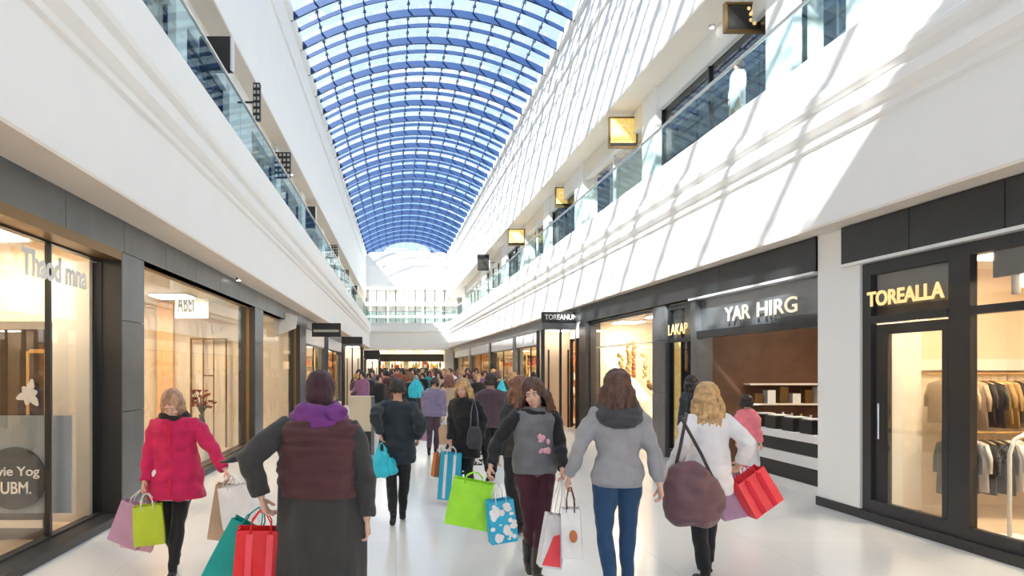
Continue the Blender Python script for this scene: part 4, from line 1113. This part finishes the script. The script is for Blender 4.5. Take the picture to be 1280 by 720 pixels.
# 1 magenta jacket, walking towards the camera
def ex1(i):
    s = i['s']; r = i['top']
    ringscarf(i, 'black_cloth', 'collar', z=1.465, rx=.105, ry=.095, r=.038, turns=1)
    MB().tube([(0, i['sh'](z)+y*s, z*s) for z, y in ((.74, .212), (.85, .196), (1.0, .180), (1.15, .166), (1.25, .163), (1.33, .160), (1.39, .144))], .009*s, 8).build('zip', M['crimson_paper'], r)
    q = MB().ell((.150*s, .150*s, .93*s), (.028, .022, .045), None, 10).build('badge', M['white_paper'], r, smooth=True)
    MB().box(-.15*s, .15*s, .06*s, .135*s, .69*s, .715*s).build('shirt_hem', M['white_cotton'], i['root'])
Y1 = 6.15
i1 = person('person in a magenta jacket with bowed head beside the left windows, carrying carrier bags', (P(220, 0, Y1).x, Y1, 0), H=1.57, face=182,
            rh=wp(180, 605, Y1-.15), lh=wp(283, 590, Y1-.2), rf=(.05, -.18, .05, 35), lf=(-.01, .15, 0), lean=6, pitch=34, build=1.12,
            top=dict(m='magenta_wool', hem=.70, off=.035, flare=.12, boxy=True, name='jacket', amp=.02), bottom=dict(m='black_cloth'), shoes='black_cloth',
            hair=dict(m='sandy_hair', length=.13, gap=42, r=.016), face_detail=True, extra=ex1)
h = i1['rhw']
bag('shopping_bag', 'chartreuse carrier bag held beside the magenta jacket', h+Vector((.05, -.05, .0)), .24, .32, .1, 'chartreuse_paper', swing=-4, yaw=12, drop=.10)
bag('shopping_bag', 'mauve carrier bag swinging left of the chartreuse bag', h+Vector((-.03, .07, 0)), .27, .36, .08, 'mauve_paper', swing=20, yaw=-8, drop=.12)
bag('shopping_bag', 'pale pink carrier bag behind the chartreuse and mauve bags', h+Vector((.0, .17, .0)), .26, .38, .08, 'pink_paper', swing=12, yaw=4, drop=.14)
h = i1['lhw']
bag('shopping_bag', 'white carrier bag between the magenta jacket and the maroon coat', h+Vector((.05, -.02, 0)), .30, .34, .12, 'white_paper', swing=-10, yaw=-8, drop=.06)
bag('shopping_bag', 'tan paper bag hanging left of the white carrier bag', h+Vector((-.02, .12, 0)), .22, .46, .10, 'tan_paper', swing=8, yaw=6, drop=.08)

# 2 maroon padded coat, seen from behind
Y2 = 4.2
def ex2(i):
    s = i['s']; r = i['root']
    mb = MB(); mb.ell((0, -.012*s, .040*s), (.087*s, .106*s, .105*s), i['hm'], 20); mb.ell((0, -.04*s, -.015*s), (.078*s, .086*s, .085*s), i['hm'], 20); mb.tube([i['hm'] @ Vector((0, -.02*s, 0)), i['hm'] @ Vector((0, -.05*s, -.07*s))], [.088*s, .070*s], 16)
    mb.blob('knitted_hat', M['maroon_beanie'], r, voxel=.009, it=3, amp=.008, freq=(30, 30, 30))
    ringscarf(i, 'purple_scarf', 'scarf', z=1.475, rx=.105, ry=.09, r=.048, turns=2, drop=.0)
    mb = MB(); mb.ell((.10*s, -.06*s, 1.475*s), (.075, .05, .055)); mb.blob('scarf_fold', M['purple_scarf'], r, voxel=.01, it=2, amp=.02, freq=(14, 14, 20))
    mb = MB()
    mb.loft([(0, .0, .20*s, .30*s, .25*s), (0, 0, .5*s, .275*s, .22*s), (0, 0, .8*s, .250*s, .195*s), (0, .0, .98*s, .228*s, .172*s), (0, 0, 1.07*s, .218*s, .16*s)], 40)
    mb.blob('coat_skirt', M['charcoal_wool'], r, voxel=.013, it=2, amp=.035, freq=(11, 11, 1.5), seed=9)
i2 = person('person in a maroon padded coat and purple scarf, seen from behind with a red bag', (P(398, 0, Y2).x, Y2, 0), H=1.72, face=-2,
            lh=wp(327, 622, Y2-.05), rh=wp(462, 672, Y2-.03), rf=(.10, -.1, 0), lf=(-.10, .1, 0), lean=3, pitch=8, build=1.16,
            top=dict(m='maroon_quilt', sleeve_m='charcoal_wool', hem=1.0, off=.048, boxy=True, name='padded_jacket', amp=.02, freq=(4, 4, 30)), bottom=dict(m='black_cloth'), shoes='black_cloth', extra=ex2, elbow=(0, -.3, 0))
h = i2['lhw']
bag('shopping_bag', 'bright red paper carrier bag held low by the maroon-coated shopper', h+Vector((-.02, 0, 0)), .29, .40, .13, 'red_paper', swing=3, yaw=8, drop=.10, handle='red_paper', stripes='coral_paper')
bag('shopping_bag', 'teal paper carrier bag leaning left of the red one', h+Vector((-.05, .13, -.01)), .27, .42, .08, 'teal_paper', swing=27, yaw=-6, drop=.12, handle='teal_paper')
o = empty('folded_umbrella', P(307, 572, 4.5), 'folded black umbrella carried level behind the left elbow of the maroon coat', 'umbrella')
mb = MB(); mb.tube([(-.16, 0, -.03), (-.08, 0, -.015), (.1, 0, .03), (.2, 0, .055)], [.006, .018, .022, .012], 10); mb.build('canopy', M['black'], o, smooth=True)
MB().tube([(.2, 0, .055), (.27, 0, .07), (.29, 0, .05)], .008, 8).build('handle', M['frame'], o, smooth=True)

# 3 dark coated man
Y3 = 8.1
def ex3(i):
    ringscarf(i, 'navy_coat', 'hood', z=1.43, rx=.09, ry=.085, r=.04, turns=1, back=.05)
i3 = person('man in a long dark coat walking away with a cyan bag', (P(497, 0, Y3).x, Y3, 0), H=1.62, face=0, lh=wp(475, 542, Y3-.12), rh=wp(523, 548, Y3),
            rf=(.06, .18, 0), lf=(-.05, -.16, .06, 35), lean=3, pitch=10, build=1.1, top=dict(m='navy_coat', hem=.72, off=.035, boxy=True, name='coat', amp=.02), bottom=dict(m='black_cloth'),
            hair=dict(m='dark_hair', length=.06, gap=45, r=.014), extra=ex3)
bag('plastic_bag', 'bright cyan plastic bag in the left hand of the dark-coated man', i3['lhw']+Vector((-.0, -.12, 0)), .34, .26, .2, 'cyan_plastic', drop=.12, floppy=True)

# 4 lavender jacket
Y4 = 14.5
i4 = person('person in a lavender jacket and dark trousers with bowed back, walking away down the middle', (P(541, 0, Y4).x, Y4, 0), H=1.55, face=-12, lean=16, pitch=35, rh=(.24, .12, .75), lh=(-.22, .15, .85),
            rf=(.05, .12, 0), lf=(-.06, -.15, .05, 30), build=1.22, top=dict(m='lavender_jacket', hem=.86, off=.05, boxy=True, amp=.02), bottom=dict(m='plum_coat'), hair=dict(m='dark_hair', length=.08, gap=40), voxel=.01)
bag('shopping_bag', 'pale cream carrier bag beside the lavender jacket', i4['rhw'], .3, .38, .12, 'tan_paper', drop=.1, swing=-6)
# white trousered companion further on
i4b = person('person in beige jacket and pale trousers ahead of the lavender jacket', (P(562, 0, 15.6).x, 15.6, 0), H=1.6, face=5, far=False, build=1.0,
             top=dict(m='beige_cloth', hem=.84, off=.03), bottom=dict(m='white_cotton', off=.02), hair=dict(m='auburn_hair', length=.2, gap=45), rf=(.06, .14, 0), lf=(-.06, -.12, .04, 25))

# 5 black clothed blonde
Y5 = 9.4
i5 = person('blonde person in black coat and leggings turned sideways, carrying bags', (P(582, 0, Y5).x, Y5, 0), H=1.60, face=150, rh=wp(563, 556, Y5-.1), lh=wp(600, 548, Y5-.1), lean=5, pitch=14, build=1.08,
            top=dict(m='black_cloth', hem=.62, off=.035, boxy=True, name='coat'), bottom=dict(m='black_cloth'), rf=(.05, .1, 0), lf=(-.05, -.1, .03, 20), hair=dict(m='blonde_hair', length=.26, gap=44), face_detail=True)
h = i5['rhw']
bag('shopping_bag', 'rust orange paper bag, leftmost of the bags held by the blonde in black', h+Vector((-.12, .05, -.02)), .16, .30, .1, 'orange_paper', drop=.08, swing=6, yaw=20)
bag('shopping_bag', 'tall blue carrier bag with white stripes held by the blonde in black', h+Vector((.02, -.05, 0)), .28, .60, .12, 'blue_paper', drop=.08, swing=4, yaw=-10, stripes='white_paper')
o = empty('handbag', P(593, 545, Y5-.25), 'small navy shoulder bag at the hip of the blonde in black', 'handbag')
MB().loft([(0, 0, -.16, .07, .05), (0, 0, -.1, .10, .06), (0, 0, .05, .09, .05), (0, 0, .12, .06, .03)], 20).build('bag_body', M['slate_cowl'], o, smooth=True)
MB().tube([(-.05, 0, .10), (-.04, .02, .3), (0, .05, .48), (.04, .02, .3), (.05, 0, .10)], .007, 6).build('strap', M['lavender_jacket'], o, smooth=True)

# 6 plum coat walking away
Y6 = 11.2
i6 = person('person in a plum coat seen from behind between the black coat and grey sweater', (P(614, 0, Y6).x, Y6, 0), H=1.66, face=5, build=1.2, top=dict(m='plum_coat', hem=.86, off=.045, boxy=True, name='coat'), bottom=dict(m='black_cloth', off=.02),
            hair=dict(m='dark_hair', length=.08, gap=45), rf=(.06, .15, 0), lf=(-.06, -.14, .05, 30), lh=(-.26, .0, .8), rh=(.25, .05, .8))
bag('shopping_bag', 'black and white patterned bag carried behind the plum coat', i6['lhw'], .22, .30, .1, 'signblack', drop=.2, panel=('white_paper', 'blotch'))
# 7 auburn haired person behind the grey sweater
Y7 = 7.6
i7 = person('auburn-haired person half hidden behind the grey sweater', (P(650, 0, Y7).x, Y7, 0), H=1.66, face=20, top=dict(m='charcoal_wool', hem=.84, off=.025), bottom=dict(m='black_cloth'), hair=dict(m='auburn_hair', length=.26, gap=45, spread=1.2),
            rf=(.05, .1, 0), lf=(-.05, -.1, .03, 20))
# 8 grey sweater, towards camera
Y8 = 6.1
def ex8(i):
    s = i['s']; r = i['root']
    ringscarf(i, 'black_cloth', 'collar', z=1.43, rx=.10, ry=.085, r=.035, turns=1)
    rnd = random.Random(4); mb = MB()
    for k in range(12):
        x, z = -.045+rnd.uniform(-.05, .05), 1.16+rnd.uniform(-.085, .085)
        mb.ell((x*s, .138*s+.004*rnd.random(), z*s), (.022, .016, .026), None, 8)
    mb.build('pink_print', M['pink_paper'], i['top'], smooth=True)
i8 = person('woman in a grey sweater with black sleeves and burgundy trousers walking towards the camera', (P(668, 0, Y8).x, Y8, 0), H=1.66, face=186, rh=wp(613, 583, Y8-.15), lh=wp(703, 588, Y8-.25),
            rf=(.02, -.12, .04, 25), lf=(.02, .14, 0), lean=2, pitch=14, yaw=-28, roll=10, top=dict(m='grey_knit', sleeve_m='black_cloth', hem=.88, off=.028, name='sweater', boxy=True, flare=.05), bottom=dict(m='burgundy_denim', off=.006), shoes='dark_leather',
            hair=dict(m='brown_hair', length=.22, gap=44, spread=1.3), face_detail=True, extra=ex8, elbow=(0, -.6, 0))
h = i8['rhw']
bag('shopping_bag', 'large lime green carrier bag held by the grey sweater', h+Vector((-.10, .02, 0.02)), .36, .38, .12, 'lime_paper', swing=10, yaw=-8, drop=.07, handle='lime_paper')
bag('shopping_bag', 'blue and white patterned carrier bag right of the lime one', h+Vector((.06, -.12, -.06)), .22, .34, .10, 'blue_paper', swing=-6, yaw=10, drop=.12, panel=('white_paper', 'blotch'))
# 9 hoodie woman seen from behind
Y9 = 5.45
def ex9(i):
    ringscarf(i, 'slate_cowl', 'cowl_hood', z=1.455, rx=.105, ry=.09, r=.05, turns=2, back=.085)
    s = i['s']
    MB().loft([(0, 0, .845*s, .172*s, .127*s), (0, 0, .90*s, .182*s, .134*s)], 36).build('hem_band', M['light_grey_fleece'], i['root'], smooth=True)
i9 = person('woman in a light grey hooded top and blue jeans seen from behind', (P(772, 0, Y9).x, Y9, 0), H=1.73, face=-4, lh=wp(712, 596, Y9+.1), rh=wp(828, 620, Y9-.1), rf=(.11, .16, 0), lf=(-.07, -.12, .03, 15), pitch=4, yaw=-6,
            top=dict(m='light_grey_fleece', hem=.86, off=.026, name='hooded_top'), bottom=dict(m='blue_denim', off=.008), hair=dict(m='brown_hair', length=.24, gap=40, spread=1.2, n=56), extra=ex9, elbow=(0, -.5, 0))
bag('shopping_bag', 'white carrier bag with a red corner held between the grey sweater and hooded top', i8['lhw']+Vector((-.02, -.05, 0)), .18, .42, .10, 'white_paper', swing=9, yaw=6, drop=.28, panel=('coral_paper', 'wedge'))
bag('shopping_bag', 'slim white carrier bag with orange mark beside the blue jeans', i9['lhw']+Vector((.02, -.03, 0)), .15, .38, .10, 'white_paper', swing=-2, yaw=-16, drop=.16, panel=('orange_paper', 'dot'), handle='brown_hair')
# 10 blonde with shoulder bag
Y10 = 6.0
i10 = person('blonde woman in a white top with a big maroon shoulder bag, seen from behind', (P(884, 0, Y10).x, Y10, 0), H=1.62, face=4, lh=wp(838, 590, Y10-.1), rh=wp(925, 578, Y10), rf=(.07, .14, 0), lf=(-.10, -.16, .0), pitch=4,
             top=dict(m='white_cotton', hem=.74, off=.03, name='loose_top', flare=.08, boxy=True), bottom=dict(m='black_cloth', off=.014), hair=dict(m='blonde_hair', length=.28, gap=40, spread=1.3, n=56))
o = empty('shoulder_bag', P(866, 615, 5.70), 'large slouchy maroon shoulder bag on the back of the blonde woman', 'shoulder bag')
mb = MB(); mb.loft([(0, 0, -.27, .14, .07), (.01, 0, -.20, .22, .11), (0, 0, -.05, .25, .12), (-.02, 0, .10, .21, .09), (-.04, 0, .20, .13, .05), (-.05, 0, .25, .07, .03)], 28)
mb.blob('bag_body', M['maroon_leather'], o, voxel=.011, it=3, amp=.022, freq=(9, 9, 12), seed=8)
sp = Vector((-.02, .04, .66))
mb = MB(); mb.tube([(-.16, 0, .1), (-.10, -.0, .35), (-.06, .02, .52), (0, .12, .62)], .014, 8, flat=.4); mb.tube([(-.08, .05, .6), (.06, -.02, .3), (.2, 0, .02)], .014, 8, flat=.4); mb.build('strap', M['dark_leather'], o, smooth=True)
h = i10['rhw']
bag('shopping_bag', 'bright red carrier bag swinging to the right of the blonde woman', h+Vector((.04, 0, .02)), .30, .34, .12, 'coral_paper', swing=-32, yaw=10, drop=.08, handle='crimson_paper', stripes='crimson_paper')
bag('shopping_bag', 'mauve carrier bag between the blonde woman and her red bag', h+Vector((-.04, .13, 0)), .26, .36, .1, 'mauve_paper', swing=-14, yaw=-6, drop=.08)
# 11 child in pink by the counter
i11 = person('child in a pink top and pale trousers by the banded counter', (5.02, 10.3, 0), H=1.36, face=-60, top=dict(m='pink_cotton', hem=.90, off=.03, boxy=True), bottom=dict(m='white_cotton', off=.025), shoes='white_cotton', hair=dict(m='dark_hair', length=.1, gap=45),
             rf=(.06, .1, 0), lf=(-.06, -.1, .02, 15), name='child')
# 12 person in the brown shop doorway
i12 = person('person in a dark jacket standing beyond the blonde woman by the brown shop', (4.75, 11.6, 0), H=1.62, face=30, top=dict(m='navy_coat', hem=.8, off=.03), bottom=dict(m='slate_cowl'), hair=dict(m='dark_hair', length=.16, gap=45), rf=(.06, .1, 0), lf=(-.06, -.1, .02, 15))
# 13 figure up on the gallery
i13 = person('small person in pale clothes behind the right gallery glass', (FR(.45)(11.6), 11.6, ZT), H=1.22, face=100, far=True, top=dict(m='white_cotton', hem=.6, off=.03), bottom=dict(m='beige_cloth'), hair=dict(m='brown_hair', length=.1, gap=45))

# ---- crowd
protos = []
def copy_tree(o, parent=None):
    c = o.copy(); COL.objects.link(c); c.parent = parent
    for ch in list(o.children): copy_tree(ch, c)
    return c
stepA = dict(rf=(.06, .2, 0), lf=(-.06, -.2, .06, 30)); stepB = dict(rf=(.07, -.18, .06, 30), lf=(-.07, .18, 0)); stand = dict(rf=(.1, 0, 0), lf=(-.1, .02, 0))
for k, (st, hl, bd, hem, lh_, rh_) in enumerate(((stepA, .06, 1.12, .84, None, None), (stepB, .26, 1.0, .70, (-.3, .1, .85), None), (stand, .08, 1.15, .62, None, (.22, .3, 1.05)),
                                       (stepA, .3, 1.0, .86, (-.2, .32, 1.1), (.24, -.1, .85)), (stepB, .05, 1.2, .80, None, (.3, .15, .9)))):
    p = person('x', (0, -30, 0), H=1.7, face=0, far=True, build=bd, lh=lh_, rh=rh_, top=dict(m='black_cloth', hem=hem, off=.035, boxy=True, name='coat'), bottom=dict(m='black_cloth'), hair=dict(m='dark_hair', length=hl, gap=45), **st)
    protos.append(p['root'])
coats = [('black_cloth', 'black'), ('navy_coat', 'navy'), ('charcoal_wool', 'charcoal'), ('plum_coat', 'plum'), ('maroon_quilt', 'maroon'), ('mauve_cloth', 'mauve'), ('white_cotton', 'white'), ('beige_cloth', 'beige'), ('teal_cloth', 'teal'), ('grey_knit', 'grey'), ('rust_cloth', 'rust red'), ('black_cloth', 'black'), ('pink_cotton', 'pink')]
hairs = [('dark_hair', 'dark'), ('brown_hair', 'brown'), ('auburn_hair', 'auburn'), ('blonde_hair', 'blond'), ('dark_hair', 'dark')]
pants = ['black_cloth', 'slate_cowl', 'blue_denim', 'charcoal_wool', 'beige_cloth']
rnd = random.Random(11); placed = [(i_['root'].location.x, i_['root'].location.y) for i_ in (i3, i4, i4b, i5, i6, i7, i12)]+[(P(452, 0, 14.6).x, 14.6), (P(408, 0, 24.5).x, 24.5), ]
BAYS = [(P(440,0,33).x,33.4), (P(465,0,42).x,42.4), (4.6, 20.9), (5.4,48.4)]
cnt = 0; tries = 0
def set_m(ob, m):
    ob.material_slots[0].link = 'OBJECT'; ob.material_slots[0].material = M[m]
bands = [(20, 26, 12), (26, 34, 28), (34, 44, 48), (44, 59, 76)]
for (ya, yb_, n_) in bands:
    k = 0; tries = 0
    while k < n_ and tries < 6000:
        tries += 1
        y = rnd.uniform(ya, yb_); x = rnd.uniform(SL()(y)+.55, SR()(y)-.75)
        px_ = 495+900*x/y
        if min((x-a)**2+(y-b)**2 for a, b in BAYS) < 1.3**2: continue
        if px_ < 443 or px_ > 690: continue
        if ya == 20 and (500 < px_ < 535): continue
        if min((x-a)**2+(y-b)**2 for a, b in placed) < .70**2: continue
        placed.append((x, y)); k += 1; cnt += 1
        pr = protos[rnd.randrange(5)]
        c = copy_tree(pr) 
        cm, cn = coats[rnd.randrange(len(coats))]; hm_, hn = hairs[rnd.randrange(5)]; pm = pants[rnd.randrange(5)]
        c.location = (x, y, 0); c.rotation_euler = (0, 0, rnd.choice((0, pi, pi, pi, pi/2))+rnd.uniform(-.5, .5))
        sc_ = rnd.uniform(.90, 1.03); c.scale = (sc_, sc_, sc_)
        for ch in c.children:
            b_ = ch.name.split('.')[0]
            if b_ == 'coat': set_m(ch, cm)
            elif b_ == 'trousers': set_m(ch, pm)
            elif b_ == 'hair': set_m(ch, hm_)
            elif b_ == 'body' and rnd.random() < .3: set_m(ch, 'skin2')
        where = 'at the front of the distant crowd' if y < 26 else ('in the middle of the distant crowd' if y < 40 else 'at the back of the distant crowd')
        c['label'] = '%s-haired shopper in a %s coat %s' % (hn, cn, where)
        c['group'] = '%s-haired shoppers in %s coats %s' % (hn, cn, where)
def rm_tree(o):
    for ch in list(o.children): rm_tree(ch)
    bpy.data.objects.remove(o)
for p in protos: rm_tree(p)
j1 = person('dark-coated shopper carrying a turquoise bag on the shoulder beyond the long-coated man', (P(512, 0, 17.2).x, 17.2, 0), H=1.64, face=10, far=True, build=1.1, rh=wp(522, 474, 17), top=dict(m='navy_coat', hem=.8, off=.035, name='coat'), bottom=dict(m='black_cloth'), hair=dict(m='auburn_hair', length=.1, gap=45), **stepA)
bag('plastic_bag', 'small turquoise bag carried high beyond the dark-coated man', j1['rhw']+Vector((.0, -.04, 0)), .38, .4, .2, 'cyan_plastic', drop=.1, floppy=True)
j2 = person('charcoal-coated shopper holding up a tiny cyan bag beyond the plum coat', (P(622, 0, 19.2).x, 19.2, 0), H=1.66, face=-10, far=True, rh=wp(629, 476, 19), top=dict(m='charcoal_wool', hem=.8, off=.035, name='coat'), bottom=dict(m='slate_cowl'), hair=dict(m='brown_hair', length=.1, gap=45), **stepB)
bag('plastic_bag', 'tiny cyan bag in the crowd beyond the plum coat', j2['rhw']+Vector((0, -.04, 0)), .25, .3, .15, 'cyan_plastic', drop=.1, floppy=True)
bag('shopping_bag', 'small mauve carrier bag left of the lavender jacket', i4['lhw'], .25, .32, .12, 'mauve_paper', drop=.1)
